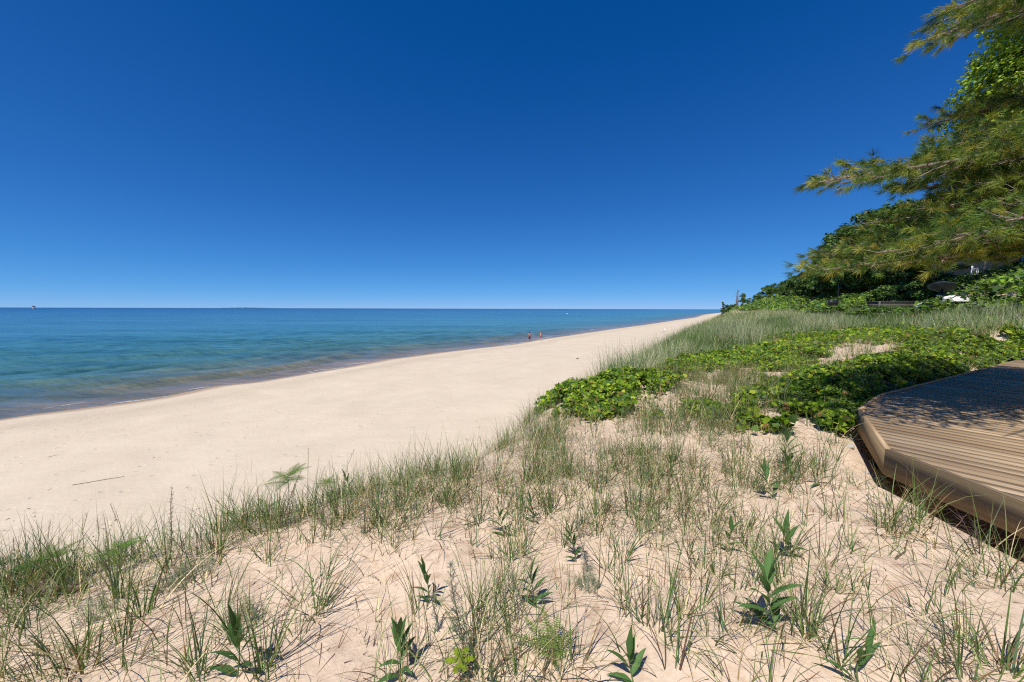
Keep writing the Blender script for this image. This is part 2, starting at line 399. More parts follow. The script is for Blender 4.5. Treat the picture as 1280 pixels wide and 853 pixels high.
# ------------------------------------------------------------------ vegetation density maps (photo-space lookups of world points)
def inpoly(poly, u, v):
    c = np.zeros(u.shape, bool); n = len(poly)
    for i in range(n):
        x1, y1 = poly[i]; x2, y2 = poly[(i+1) % n]
        if y1 == y2: continue
        m = ((y1 > v) != (y2 > v)) & (u < (x2-x1)*(v-y1)/(y2-y1)+x1)
        c ^= m
    return c
VINE = [(684,520),(690,500),(735,486),(800,470),(870,450),(930,436),(985,424),(1100,412),(1300,408),(1340,452),(1190,470),(1110,500),(1076,528),(1075,548),(1030,548),(975,542),(948,530),(905,540),(850,538),(815,525),(800,512),(768,526),(745,532),(722,520),(700,522)]
SAND1 = [(1000,462),(1020,444),(1045,434),(1085,430),(1135,434),(1150,450),(1118,474),(1080,494),(1020,496),(985,490),(955,482)]
SAND2 = [(690,545),(715,528),(790,519),(815,500),(850,470),(900,461),(950,463),(962,492),(920,506),(880,514),(845,508),(815,520),(805,550),(690,550)]
SAND3 = [(690,545),(715,528),(790,520),(850,540),(830,560),(680,555)]
THIN = [(800,500),(880,500),(960,478),(1000,492),(950,548),(800,548)]
PALE = [(735,488),(800,458),(840,430),(905,398),(960,388),(1300,388),(1300,418),(1100,414),(985,425),(930,440),(870,453),(790,474)]
DECKP = [(3.3,-1.5),(3.35,3.5),(4.5,5.05),(5.7,6.0),(15.7,11.2),(15.9,10.5),(5.0,-1.5)]
def density(x, y):
    """returns vine, marram density (0..1) on ground points"""
    z, S, s, al = height(x, y, True)
    u, v = project(x, y, z)
    u2 = u + 26*fbm(x*1.1, y*1.1, 4, 31); v2 = v + 13*fbm(x*1.1, y*1.1, 4, 37)
    vine = inpoly(VINE, u2, v2) & ~inpoly(SAND1, u2, v2) & ~inpoly(SAND2, u2, v2) & ~inpoly(SAND3, u2, v2)
    out = (u < -80) | (u > 1290)
    vine = vine | (inpoly(PALE, u2, v2) & (vnoise(x*.8, y*.8, 45) > .66) & (x < 14))
    vine = vine | (out & (u > 600) & (s > 6) & (y > 6))
    pale = inpoly(PALE, u2, v2) | ((s > -1.5) & (y > 26) & (s+12*sstep(50, 170, y) < 16))
    dk = inpoly(DECKP, x, y)
    dd = np.full(x.shape, -1e9)
    for a, b in zip(DECKC, DECKC[1:]+DECKC[:1]):
        t = (b-a)/np.linalg.norm(b-a); dd = np.maximum(dd, -t[1]*(x-a[0])+t[0]*(y-a[1]))
    vine |= (dd > .12+.12*vnoise(x*3, y*3, 41)) & (dd < 1.9) & (y > 5.5) & (x > 4.7)
    dk = dk & (dd < .12)
    vine &= ~(inpoly(THIN, u2, v2) & (vnoise(x*2.2, y*2.2, 43) > .42))
    vine &= ~dk & (s > -1.6)
    pale &= ~dk
    return vine, pale, dk | ((dd < .34) & (y < 5.2) & (vnoise(x*9, y*9, 44) > .30)), s, S, u, v, z
# ------------------------------------------------------------------ blades of grass
def blades(P, az, L, th0, th1, w, col, K=4, face=None, tipcol=None):
    """P base (N,3), azimuth, length, start lean and extra lean, width, colours; returns V,Q,C"""
    n = len(P)
    t = np.linspace(0, 1, K+1)
    th = th0[:, None]+th1[:, None]*((t[:-1]+t[1:])/2)[None]**1.3
    ds = L[:, None]/K
    hx = np.concatenate([np.zeros((n, 1)), np.cumsum(np.sin(th)*ds, 1)], 1)
    hz_ = np.concatenate([np.zeros((n, 1)), np.cumsum(np.cos(th)*ds, 1)], 1)
    dx, dy = np.cos(az), np.sin(az)
    cx = P[:, 0, None]+hx*dx[:, None]; cy = P[:, 1, None]+hx*dy[:, None]; cz = P[:, 2, None]+hz_-.01
    fa = az+math.pi/2 if face is None else face
    ww = w[:, None]*np.maximum(1-t[None]**1.6, .08)*.5
    ox, oy = np.cos(fa)[:, None]*ww, np.sin(fa)[:, None]*ww
    V = np.stack([np.stack([cx-ox, cy-oy, cz], -1), np.stack([cx+ox, cy+oy, cz], -1)], 2).reshape(-1, 3)
    base = (np.arange(n)*(K+1)*2)[:, None]; k = np.arange(K)[None]*2
    Q = np.stack([base+k, base+k+1, base+k+3, base+k+2], -1).reshape(-1, 4)
    cc = np.repeat(col[:, None], K+1, 1)
    if tipcol is not None:
        f = (t[None, :, None]**2.2)
        cc = cc*(1-f)+tipcol[:, None]*f
    Cc = np.repeat(cc[:, :, None], 2, 2).reshape(-1, 3)
    return V, Q, Cc
def grass_cols(n, dead=.25):
    g = np.array([[.035,.08,.015],[.08,.15,.028],[.13,.20,.06],[.085,.145,.08],[.19,.235,.08]])
    d = np.array([[.42,.33,.17],[.20,.12,.06],[.58,.49,.30],[.10,.055,.035]])
    c = g[rng.integers(0, len(g), n)]
    m = rng.random(n) < dead
    c[m] = d[rng.integers(0, len(d), m.sum())]
    return c*(.95+.55*rng.random((n, 1))), m
def tufts(cx, cy, nb, Lm, spread, dead=.2, wmul=1.0, K=4, bend=1.0, rad=.05):
    """centres arrays with per tuft blade counts and mean length"""
    nb = np.asarray(nb); idx = np.repeat(np.arange(len(cx)), nb); n = len(idx)
    a = rng.random(n)*2*math.pi; r = np.sqrt(rng.random(n))*rad*(.4+1.2*rng.random(n))
    x, y = cx[idx]+np.cos(a)*r, cy[idx]+np.sin(a)*r
    z = height(x, y)
    az = a+rng.normal(0, .5, n)
    az = az + .0
    L = Lm[idx]*(.45+.75*rng.random(n))
    th0 = np.abs(rng.normal(0, .28, n))*spread; th1 = np.abs(rng.normal(.35, .5, n))*bend
    col, dd = grass_cols(n, dead)
    th0[dd] += .35*rng.random(dd.sum()); th1[dd] += .7*rng.random(dd.sum())
    w = (.0034+.0036*rng.random(n)**1.5)*wmul
    tip = col*.7+np.array([.30,.22,.10])*.3
    return blades(np.column_stack([x, y, z]), az, L, th0, th1, w, col, K, az+math.pi/2+rng.normal(0, .6, n), tip)
def join(parts):
    V, Q, Cc, n = [], [], [], 0
    for v, q, c in parts:
        V.append(v); Q.append(q+n); Cc.append(c); n += len(v)
    return np.vstack(V), np.vstack(Q), np.vstack(Cc)
# densities for the near dune painted as soft blobs: (u, v, ru, rv, weight)
BLOBS = [(60,735,110,45,1.0),(200,700,110,38,1.0),(330,655,110,35,1.0),(430,630,90,42,.75),(520,615,70,38,.6),(600,600,70,34,.65),(690,600,80,34,.7),(640,640,120,30,.6),(800,580,70,28,.8),(760,650,60,35,.7),(870,585,40,22,.6),(830,645,60,25,.5),
 (90,800,130,60,.75),(240,800,80,60,.7),(330,800,70,60,.85),(430,740,70,40,.55),(560,680,60,30,.55),(330,700,80,30,.4),(480,690,60,30,.5),(610,730,50,28,.5),(740,700,50,26,.55),(800,700,50,35,.45),(890,690,50,25,.5),(960,720,55,35,.65),(1010,770,60,45,.8),(1070,730,50,45,.55),(1060,650,60,35,.3),(990,590,60,30,.5),(1230,810,70,45,.9),(1150,800,70,45,.4),(1220,700,60,35,.25),(1110,630,40,12,.5),(760,800,120,40,.28),(930,820,90,30,.4),(900,540,50,14,.7),(930,600,60,24,.4),(700,545,60,16,.45),(1030,560,60,18,.35),(640,560,50,10,.5),(0,780,60,60,.9),(1140,650,30,12,.5)]
def near_density(u, v):
    d = np.full(u.shape, .30)
    for bu, bv, ru, rv, w in BLOBS: d = np.maximum(d, w*np.exp(-((u-bu)/ru)**2-((v-bv)/rv)**2))
    return d
parts = []
# candidates over the near dune
n = 26000
cx = rng.uniform(-11, 9.5, n); cy = rng.uniform(-1.5, 10.5, n)
vine, pale, dk, s, S, u, v, zz = density(cx, cy)
d = near_density(np.clip(u, 0, 1280), np.clip(v, 400, 853))
d *= (.25+1.45*sstep(.35, .65, vnoise(cx*1.7, cy*1.7, 51)))*(.5+.9*sstep(.3, .6, vnoise(cx*4.5, cy*4.5, 53)))
d = np.where(s < -.25, d*np.clip(1+(s+.25)/1.0, 0, 1), d)
prob = d*(~dk)*(s > -1.4)*np.where(vine, .10, 1)*1.15*(cy > -1.2)
k = rng.random(n) < prob
R = np.hypot(cx, cy)
k &= ~((R < 1.25))
tx, ty = cx[k], cy[k]; tr = R[k]
nb = rng.integers(4, 15, len(tx))
Lm = np.where(rng.random(len(tx)) < .35, .22, .42)+.16*rng.random(len(tx))
parts.append(tufts(tx, ty, nb, Lm, 1.6, .30, 1.1, 5, 1.25, .06))
# single shoots in loose rows (rhizomes)
n = 11000
cx = rng.uniform(-9, 8, n); cy = rng.uniform(.3, 7.5, n)
vine, pale, dk, s, S, u, v, zz = density(cx, cy)
k = (~dk)&(s > -.6)&(rng.random(n) < .25+.6*near_density(np.clip(u, 0, 1280), np.clip(v, 400, 853)))
parts.append(tufts(cx[k], cy[k], rng.integers(1, 4, k.sum()), .14+.26*rng.random(k.sum()), 1.8, .5, .95, 4, 1.3, .03))
# the big leaning clumps one can make out
BIG = [(250,842,.48,26),(330,842,.46,30),(395,770,.40,22),(300,800,.44,20),(110,835,.46,26),(180,770,.42,22),(40,780,.42,22),(525,765,.36,14),(790,765,.34,16),(850,770,.30,10),(1010,800,.40,20),(1050,830,.44,22),(1000,780,.40,16),(1100,800,.34,8),(1155,770,.28,7),(1255,840,.40,26),(1200,845,.36,22),(1120,640,.34,14),(1150,645,.34,16),(1262,740,.30,6),(1060,690,.34,12),(640,700,.34,20),(600,655,.38,22),(690,640,.40,24),(745,610,.40,24),(820,600,.42,26),(430,650,.46,30),(480,655,.42,20),(380,645,.42,24),(900,720,.30,14),(860,690,.32,12),(780,700,.34,18),(985,580,.42,20),(900,545,.40,16),(210,715,.46,26),(150,745,.46,24),(90,740,.45,22),(20,745,.42,20),(560,850,.40,5),(720,845,.42,4),(845,848,.36,6),(915,850,.30,10),(660,600,.45,26),(570,600,.45,24),(510,620,.45,24),(330,665,.45,20),(275,690,.42,20)]
bx, by, bn, bl = [], [], [], []
for u_, v_, l_, n_ in BIG:
    p = hit(u_, v_)
    bx.append(p[0]); by.append(p[1]); bn.append(n_); bl.append(l_)
parts.append(tufts(np.array(bx), np.array(by), np.array(bn), np.array(bl)*1.12, 1.5, .2, 1.5, 6, 1.2, .06))
# crest line tufts that stand against the beach
n = 300
uu = rng.uniform(-60, 700, n)
uu = uu[vnoise(uu/38., uu*0, 47) > .38]
cx, cy = [], []
for u_ in uu:
    v0 = np.interp(u_, [-60,0,150,300,450,600,672,700], [730,712,690,648,610,575,545,520])+rng.uniform(-6, 30)
    p = hit(float(np.clip(u_, 1, 699)), v0)
    if p is not None and p[2] > 2.6:
        cx.append(p[0]+rng.normal(0, .1)); cy.append(p[1]+rng.normal(0, .1))
cx, cy = np.array(cx), np.array(cy)
parts.append(tufts(cx, cy, rng.integers(3, 10, len(cx)), .32+.26*rng.random(len(cx)), 1.35, .14, 1.0, 6, 1.3, .06))
V, Q, Cc = join(parts)
meta(mesh_obj('dune_grass', V, Q, col=Cc, mat=M_grass), 'thin clumps of wiry beach grass scattered over the bare dune sand', 'grass', kind='stuff')
# ---- the dense pale grass of the ridge
parts = []
for (n, x0, x1, y0, y1, dens, nbl, K, wm) in ((42000, 0, 30, 8, 30, .9, 9, 3, 2.0), (40000, 10, 66, 26, 90, .85, 8, 2, 4.0), (34000, 40, 230, 85, 330, .9, 7, 1, 12)):
    cx = rng.uniform(x0, x1, n); cy = rng.uniform(y0, y1, n)
    vine, pale, dk, s, S, u, v, zz = density(cx, cy)
    lim = 15
    s = s + sstep(50, 170, cy)*np.where(cy > 50, 12, 0)
    k = pale & (s > -1.8) & (s < lim) & ~((u > 1130) & (u < 1220) & (cy > 20.5) & (cy < 30)) & (rng.random(n) < dens) & (vnoise(cx*.5, cy*.5, 71) > .22) & (vnoise(cx*1.9, cy*1.9, 72) > .33)
    m = k.sum()
    # longer, paler where the seed heads stand
    seed = (vnoise(cx[k]*.35, cy[k]*.35, 77)+.5*rng.random(m)) > .62
    v_, q_, c_ = tufts(cx[k], cy[k], np.full(m, nbl), np.where(seed, .92, .62)*(.55+.8*vnoise(cx[k]*.9, cy[k]*.9, 79)), 1.0, .2, wm, K, .8, .22 if y1 < 30.1 else .5)
    pb = rng.random(m*nbl) < np.repeat(np.clip(1.5*vnoise(cx[k]*.5, cy[k]*.5, 83)-.38, .05, .55)*np.where(seed, 1, .5), nbl)
    sd = np.repeat(pb, (K+1)*2)
    c_ = np.where(sd[:, None], c_*.2+np.array([.66, .66, .47])*.8, c_*np.array([.62, .90, .62])*np.repeat(np.repeat(.6+.8*vnoise(cx[k]*1.4, cy[k]*1.4, 84), nbl), (K+1)*2)[:, None])
    parts.append((v_, q_, c_))
V, Q, Cc = join(parts)
meta(mesh_obj('ridge_grass', V, Q, col=Cc, mat=M_grass), 'tall dense pale beach grass covering the ridge above the vines', 'grass', kind='stuff')
# thin grass growing through the vines and sand patches
n = 22000
cx = rng.uniform(-1, 18, n); cy = rng.uniform(5, 17, n)
vine, pale, dk, s, S, u, v, zz = density(cx, cy)
k = (~dk)&(s > -1.2)&(~pale)&(rng.random(n) < np.where(vine, .16, .13)+.25*inpoly(THIN, u, v))&(v < 545)
V, Q, Cc = tufts(cx[k], cy[k], rng.integers(4, 10, k.sum()), .35+.25*rng.random(k.sum()), 1.1, .3, 1.6, 4, .9, .06)
meta(mesh_obj('sparse_grass', V, Q, col=Cc, mat=M_grass), 'sparse grass stalks poking through the vine patches and sand', 'grass', kind='stuff')
# ------------------------------------------------------------------ leaves scattered with a template
def scatter(tv, tq, tt, P, Mx, scale, col, shade=None):
    """tv (m,3) template; P (n,3); Mx (n,3,3) rotation; col (n,3)"""
    m, n = len(tv), len(P)
    V = np.einsum('nij,mj->nmi', Mx, tv)*scale[:, None, None]+P[:, None]
    off = (np.arange(n)*m)[:, None, None]
    Q = None if tq is None else (np.asarray(tq)[None]+off).reshape(-1, 4)
    T = None if tt is None else (np.asarray(tt)[None]+off).reshape(-1, 3)
    c = np.repeat(col[:, None], m, 1)
    if shade is not None: c = c*shade[None, :, None]
    return V.reshape(-1, 3), Q, T, c.reshape(-1, 3)
def rot_from(normal, spin):
    n = normal/np.linalg.norm(normal, axis=1)[:, None]
    ref = np.column_stack([np.cos(spin), np.sin(spin), np.zeros(len(spin))])
    a = ref-n*(ref*n).sum(1)[:, None]; a /= np.linalg.norm(a, axis=1)[:, None]+1e-9
    b = np.cross(n, a)
    return np.stack([a, b, n], -1)
# heart shaped, toothed grape leaf, folded along its midrib
def grape_template():
    pr = [(0,0),(-.16,.30),(-.05,.52),(.10,.50),(.26,.66),(.42,.48),(.52,.50),(.70,.30),(.82,.20),(1.0,0)]
    V = [(.18, 0, 0)]
    for a, b in pr: V.append((a, b, .16*abs(b)-.12*a*a))
    for a, b in pr[1:-1][::-1]: V.append((a, -b, .16*abs(b)-.12*a*a))
    n = len(V)-1
    return np.array(V), [(0, k, k % n+1) for k in range(1, n+1)]
GT, GF = grape_template()
D4V = np.array([(0,0,0),(.5,.42,.06),(1,0,-.08),(.5,-.42,.06)]); D4T = [(0,2,1),(0,3,2)]
VC = np.array([[.085,.17,.010],[.15,.26,.012],[.23,.34,.018],[.045,.10,.012],[.33,.41,.035],[.10,.18,.04]])
def canopy_h(x, y): return .17*np.exp(-((x-1.9)**2/1.6+(y-8.6)**2/1.8))+ .02+.15*np.clip(vnoise(x*.9, y*.9, 91), 0, 1)+.22*vnoise(x*2.9, y*2.9, 93)
def vines(n, x0, x1, y0, y1, size, near=True, hm=1.0, region=None):
    cx = rng.uniform(x0, x1, n); cy = rng.uniform(y0, y1, n)
    vine, pale, dk, s, S, u, v, zz = density(cx, cy)
    rr = np.abs(rng.normal(0, .11, n)); aa = rng.random(n)*6.28
    cx = cx+rr*np.cos(aa); cy = cy+rr*np.sin(aa)     # runners spread the edges
    zz = height(cx, cy); dk = inpoly(DECKP, cx, cy) & (cx > 3.4)
    ddk = np.full(n, -1e9)
    for a, b in zip(DECKC, DECKC[1:]+DECKC[:1]):
        t = (b-a)/np.linalg.norm(b-a); ddk = np.maximum(ddk, -t[1]*(cx-a[0])+t[0]*(cy-a[1]))
    vine &= ddk > .05
    ok = vine if region is None else region(cx, cy, vine, pale, dk, s, u, v)
    ok &= (u > 600) & (u < 1420)
    gap = vnoise(cx*1.5, cy*1.5, 95)
    ok &= (gap > .25) & (vnoise(cx*4, cy*4, 96) > .30)
    cx, cy, zz = cx[ok], cy[ok], zz[ok]; m = len(cx)
    h = canopy_h(cx, cy)*hm
    q = rng.random(m)**.45
    P = np.column_stack([cx, cy, zz+h*q+.01])
    e = .3
    gx = (canopy_h(cx+e, cy)-canopy_h(cx-e, cy))/(2*e); gy = (canopy_h(cx, cy+e)-canopy_h(cx, cy-e))/(2*e)
    nrm = np.column_stack([-gx*1.2-.10, -gy*1.2-.35, np.full(m, 1.0)])+rng.normal(0, .55, (m, 3))
    col = VC[rng.integers(0, len(VC), m)]*(.45+.6*rng.random((m, 1))+.5*vnoise(cx*.8, cy*.8, 97)[:, None])
    brown = rng.random(m) < .03; col[brown] = np.array([.28, .17, .06])
    Mx = rot_from(nrm, rng.random(m)*6.28)
    sz = size*(.45+.8*rng.random(m)**1.3)
    if near: return scatter(GT, None, GF, P, Mx, sz, col)
    return scatter(D4V, None, D4T, P, Mx, sz*1.25, col)
def joinT(parts):
    V, T, Cc, n = [], [], [], 0
    for v, q, t, c in parts:
        V.append(v); T.append(t+n); Cc.append(c); n += len(v)
    return np.vstack(V), np.vstack(T), np.vstack(Cc)
V, T, Cc = joinT([vines(250000, 0, 18, 6.0, 13, .066), vines(30000, 3.2, 6.5, 4.9, 7.0, .088)])
o = mesh_obj('grape_vines', V, None, T, Cc, M_leaf)
meta(o, 'bright green wild grape vines sprawling beside the deck and over the hummock', 'vines', kind='stuff')
V, T, Cc = joinT([vines(110000, 6, 36, 12, 28, .11, False, 1.15)])
o = mesh_obj('low_shrubs', V, None, T, Cc, M_leaf)
meta(o, 'low green leafy ground cover between sand patch and pale ridge grass', 'ground cover', kind='stuff')
# thicket of the slope behind the ridge
def thick_h(x, y): return .35+1.1*vnoise(x*.45, y*.45, 191)+.5*vnoise(x*1.3, y*1.3, 193)
def thicket(n, x0, x1, y0, y1, size, smin):
    cx = rng.uniform(x0, x1, n); cy = rng.uniform(y0, y1, n)
    z, S, s, al = height(cx, cy, True)
    u, v = project(cx, cy, z)
    s = s+sstep(50, 170, cy)*15
    ok = (s > smin+2.0*fbm(cx*.2, cy*.2, 2, 5)) & (u > 900) & (u < 1420) & (v > 300)
    ok &= ~inpoly([(1130,368),(1260,368),(1260,396),(1130,396)], u, v) | (rng.random(n) < .8)
    cx, cy, z = cx[ok], cy[ok], z[ok]; m = len(cx)
    h = thick_h(cx, cy)
    h = np.where(inpoly([(1080,372),(1270,372),(1270,400),(1080,400)], u[ok], v[ok]), h*.10, h)
    P = np.column_stack([cx, cy, z+h*rng.random(m)**.35])
    e = .4
    gx = (thick_h(cx+e, cy)-thick_h(cx-e, cy))/(2*e); gy = (thick_h(cx, cy+e)-thick_h(cx, cy-e))/(2*e)
    nrm = np.column_stack([-gx-.15, -gy-.35, np.full(m, .9)])+rng.normal(0, .5, (m, 3))
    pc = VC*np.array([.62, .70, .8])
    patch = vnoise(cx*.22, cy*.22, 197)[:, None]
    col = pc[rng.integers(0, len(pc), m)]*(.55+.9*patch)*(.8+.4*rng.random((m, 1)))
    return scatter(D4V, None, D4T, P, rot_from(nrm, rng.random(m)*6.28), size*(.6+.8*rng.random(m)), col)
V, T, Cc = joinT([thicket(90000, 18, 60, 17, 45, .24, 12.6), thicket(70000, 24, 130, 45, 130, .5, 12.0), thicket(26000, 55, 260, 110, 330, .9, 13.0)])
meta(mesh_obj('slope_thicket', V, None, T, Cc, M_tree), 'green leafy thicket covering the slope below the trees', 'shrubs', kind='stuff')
# small bits washed up and blown over the beach
n = 5000
u_ = rng.uniform(0, 860, n); v_ = rng.uniform(392, 700, n)
P_ = []
for a_, b_ in zip(u_, v_):
    d_ = ray(a_, b_); t_ = (.7-EYE)/d_[2] if d_[2] < -.005 else 1e9
    P_.append((d_[0]*t_, d_[1]*t_))
P_ = np.array(P_); z, S, s, al = height(P_[:, 0], P_[:, 1], True)
wr = np.exp(-((S-4.6+.8*np.sin(al*.35))/.5)**2)+.45*np.exp(-((S-7.5+1.2*np.sin(al*.2))/.5)**2)
k = (S > 1.2) & (s < -3) & (rng.random(n) < .05+.30*wr) & (np.hypot(P_[:, 0], P_[:, 1]) < 90)
m = k.sum(); az = rng.random(m)*6.28; R_ = np.hypot(P_[k, 0], P_[k, 1])
V, Q, Cc = blades(np.column_stack([P_[k], z[k]+.02]), az, (.03+.12*rng.random(m)**3)*(.6+R_/25), np.full(m, 1.45), rng.normal(.1, .05, m), .010+.018*rng.random(m), np.array([[.20,.13,.09],[.10,.07,.05],[.35,.28,.20],[.45,.42,.38]])[rng.integers(0, 4, m)], 2, az+math.pi/2)
meta(mesh_obj('beach_debris', V, Q, col=Cc, mat=M_stem), 'tiny scattered twigs and bits washed up on the pale beach', 'debris', kind='stuff')
# dry litter on the dune sand; dark brown stems also stand in for blade shadows
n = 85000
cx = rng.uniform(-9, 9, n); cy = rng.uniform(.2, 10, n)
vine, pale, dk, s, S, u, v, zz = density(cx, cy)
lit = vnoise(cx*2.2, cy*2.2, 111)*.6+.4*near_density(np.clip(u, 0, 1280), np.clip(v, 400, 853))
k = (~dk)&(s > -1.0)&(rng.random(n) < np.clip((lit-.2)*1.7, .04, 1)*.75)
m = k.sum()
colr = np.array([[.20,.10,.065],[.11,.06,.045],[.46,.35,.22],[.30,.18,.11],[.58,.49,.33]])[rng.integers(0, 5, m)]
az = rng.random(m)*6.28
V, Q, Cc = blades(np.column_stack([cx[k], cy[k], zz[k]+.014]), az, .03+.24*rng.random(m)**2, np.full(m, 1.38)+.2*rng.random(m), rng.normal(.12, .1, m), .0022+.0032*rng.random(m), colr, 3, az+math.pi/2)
meta(mesh_obj('litter_shadow_lines', V, Q, col=Cc, mat=M_stem), 'dry brown stalks and needles on the dune sand, dark ones doubling as thin shadow lines', 'plant litter', kind='stuff')
# ------------------------------------------------------------------ deck
DZ = 4.15
A_, B_, D_, E_, G_, H_, C_ = [np.array(p) for p in [(4.66,4.89),(5.82,5.78),(15.6,10.95),(15.7,10.4),(4.8,-1.2),(3.5,-1.2),(3.60,3.46)]]
DPOLY = [A_, B_, D_, E_, G_, H_, C_]
def inset(poly, d):
    out = []; n = len(poly); c = sum(poly)/n
    for i in range(n):
        p0, p1, p2 = poly[i-1], poly[i], poly[(i+1) % n]
        def off(a, b):
            t = (b-a)/np.linalg.norm(b-a); nn = np.array([t[1], -t[0]])
            if (c-a)@nn < 0: nn = -nn
            return a+nn*d, t
        a, t1 = off(p0, p1); b, t2 = off(p1, p2)
        M = np.array([t1, -t2]).T; k = np.linalg.solve(M, b-a)
        out.append(a+t1*k[0])
    return out
def clip(poly, n, c, keep_le=True):
    out = []
    for i in range(len(poly)):
        a, b = poly[i], poly[(i+1) % len(poly)]
        da, db = (a@n-c), (b@n-c)
        if not keep_le: da, db = -da, -db
        if da <= 0: out.append(a)
        if (da < 0 < db) or (db < 0 < da): out.append(a+(b-a)*da/(da-db))
    return out
class Wood:
    def __init__(s): s.V = []; s.T = []; s.gu = []; s.gv = []; s.r = []; s.n = 0
    def prism(s, poly, z0, z1, ud, vd, rnd, vert=False):
        k = len(poly); u = [p@ud for p in poly]; v = [p@vd for p in poly]
        ar = sum(poly[i][0]*poly[(i+1) % k][1]-poly[(i+1) % k][0]*poly[i][1] for i in range(k))
        if ar < 0: poly = poly[::-1]; u = u[::-1]; v = v[::-1]
        V = [(*p, z0) for p in poly]+[(*p, z1) for p in poly]
        T = [(0, i+1, i) for i in range(1, k-1)]+[(k, k+i, k+i+1) for i in range(1, k-1)]
        for i in range(k):
            j = (i+1) % k; T += [(i, j, k+j), (i, k+j, k+i)]
        s.V += V; s.T += [tuple(q+s.n for q in t) for t in T]; s.n += 2*k
        s.gu += u+u
        s.gv += ([0.0 for q in v]+[(z1-z0)*1.6 for q in v]) if vert else (v+v)
        s.r += [rnd]*(2*k)
    def build(s, name, mat, parent, origin):
        return mesh_obj(name, s.V, None, s.T, mat=mat, parent=parent, attrs={'gu': s.gu, 'gv': s.gv, 'rnd': s.r}, origin=origin)
deck = empty('wooden_deck', (3.6, 3.46, hz(3.7, 3.4)))
meta(deck, 'low weathered wooden deck with angled corners among dune vines', 'deck')
dorg = np.array(deck.location)
def rel(o):  # parts were built in world space: put them under the thing's empty
    o.location = Vector(o.location)-o.parent.location if o.parent else o.location
    return o
bd, bp_ = np.array([.6, -.8]), np.array([.8, .6])
inn = inset(DPOLY, .050)
w = Wood(); lo = min(p@bp_ for p in inn); hi = max(p@bp_ for p in inn); k = lo; bi = 0
while k < hi:
    q = clip(clip(inn, bp_, k+.1385), bp_, k, False)
    if len(q) > 2:
        us = [p@bd for p in q]; u0, u1 = min(us), max(us)
        cuts = [u0-.1]; 
        while cuts[-1] < u1: cuts.append(cuts[-1]+random.choice([2.4, 3.0, 3.6, 4.2]))
        for c0, c1 in zip(cuts[:-1], cuts[1:]):
            qq = clip(clip(q, bd, c1-.003), bd, c0, False)
            if len(qq) > 2: w.prism(qq, DZ-.036, DZ+random.uniform(-.001, .001), bd, bp_, random.random())
    k += .140
rel(w.build('deck_boards', M_deck, deck, (0, 0, 0)))
inn2 = inset(DPOLY, .040)
for i in range(7):
    j = (i+1) % 7
    w = Wood(); t = DPOLY[j]-DPOLY[i]; t = t/np.linalg.norm(t)
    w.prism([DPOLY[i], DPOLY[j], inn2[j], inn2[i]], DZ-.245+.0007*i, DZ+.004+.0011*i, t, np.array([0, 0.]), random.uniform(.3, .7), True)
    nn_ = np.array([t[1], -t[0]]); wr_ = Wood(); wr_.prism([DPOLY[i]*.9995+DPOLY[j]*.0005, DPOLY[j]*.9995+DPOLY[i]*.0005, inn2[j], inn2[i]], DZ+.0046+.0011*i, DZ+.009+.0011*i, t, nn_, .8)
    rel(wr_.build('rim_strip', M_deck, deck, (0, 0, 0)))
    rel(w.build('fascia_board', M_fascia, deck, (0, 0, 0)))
w = Wood(); inn3 = inset(DPOLY, .30)
for kk in np.arange(-3.2, 6.5, .41):   # joists across the board direction
    q = clip(clip(inset(DPOLY, .075), bd, kk+.04), bd, kk, False)
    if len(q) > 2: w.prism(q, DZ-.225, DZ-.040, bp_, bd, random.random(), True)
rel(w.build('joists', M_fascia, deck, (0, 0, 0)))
for px, py in [(3.74, 3.18), (3.70, 1.4), (4.55, 4.35), (5.85, 5.6), (9.0, 7.3), (6.5, 3.0), (8.6, 4.6), (12.6, 9.1), (6.8, .2)]:
    w = Wood(); a = .07
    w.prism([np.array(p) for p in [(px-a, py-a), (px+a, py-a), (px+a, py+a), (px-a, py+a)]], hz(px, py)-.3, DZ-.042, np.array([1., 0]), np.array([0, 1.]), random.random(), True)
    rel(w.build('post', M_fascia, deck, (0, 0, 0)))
# ------------------------------------------------------------------ white pine
NC = np.array([[.08,.16,.028],[.14,.23,.035],[.23,.29,.04],[.06,.115,.035],[.35,.35,.06],[.42,.26,.07]])
def needle_tuft(n, seed):
    r = np.random.default_rng(seed)
    V, T = [], []
    for k in range(n):
        a = r.random()*6.28; sp = abs(r.normal(.55, .35)); L = .75+.45*r.random()
        b = np.array([-.5*r.random(), 0, 0])
        d = np.array([math.cos(sp), math.sin(sp)*math.cos(a), math.sin(sp)*math.sin(a)-.10]); sd = np.cross(d, r.normal(size=3)); sd /= np.linalg.norm(sd)
        V += [b-sd*.016, b+sd*.016, b+d*L*.6+sd*.016-np.array([0, 0, .02]), b+d*L-np.array([0, 0, .08])]
        T += [(4*k, 4*k+1, 4*k+2), (4*k, 4*k+2, 4*k+3)]
    return np.array(V), T
TUFT = [needle_tuft(40, k) for k in range(4)]
def dirs_rot(d):
    d = d/np.linalg.norm(d, axis=1)[:, None]; up = np.array([0, 0, 1.])
    b = np.cross(up, d); b /= np.linalg.norm(b, axis=1)[:, None]+1e-9
    c = np.cross(d, b)
    return np.stack([d, b, c], -1)
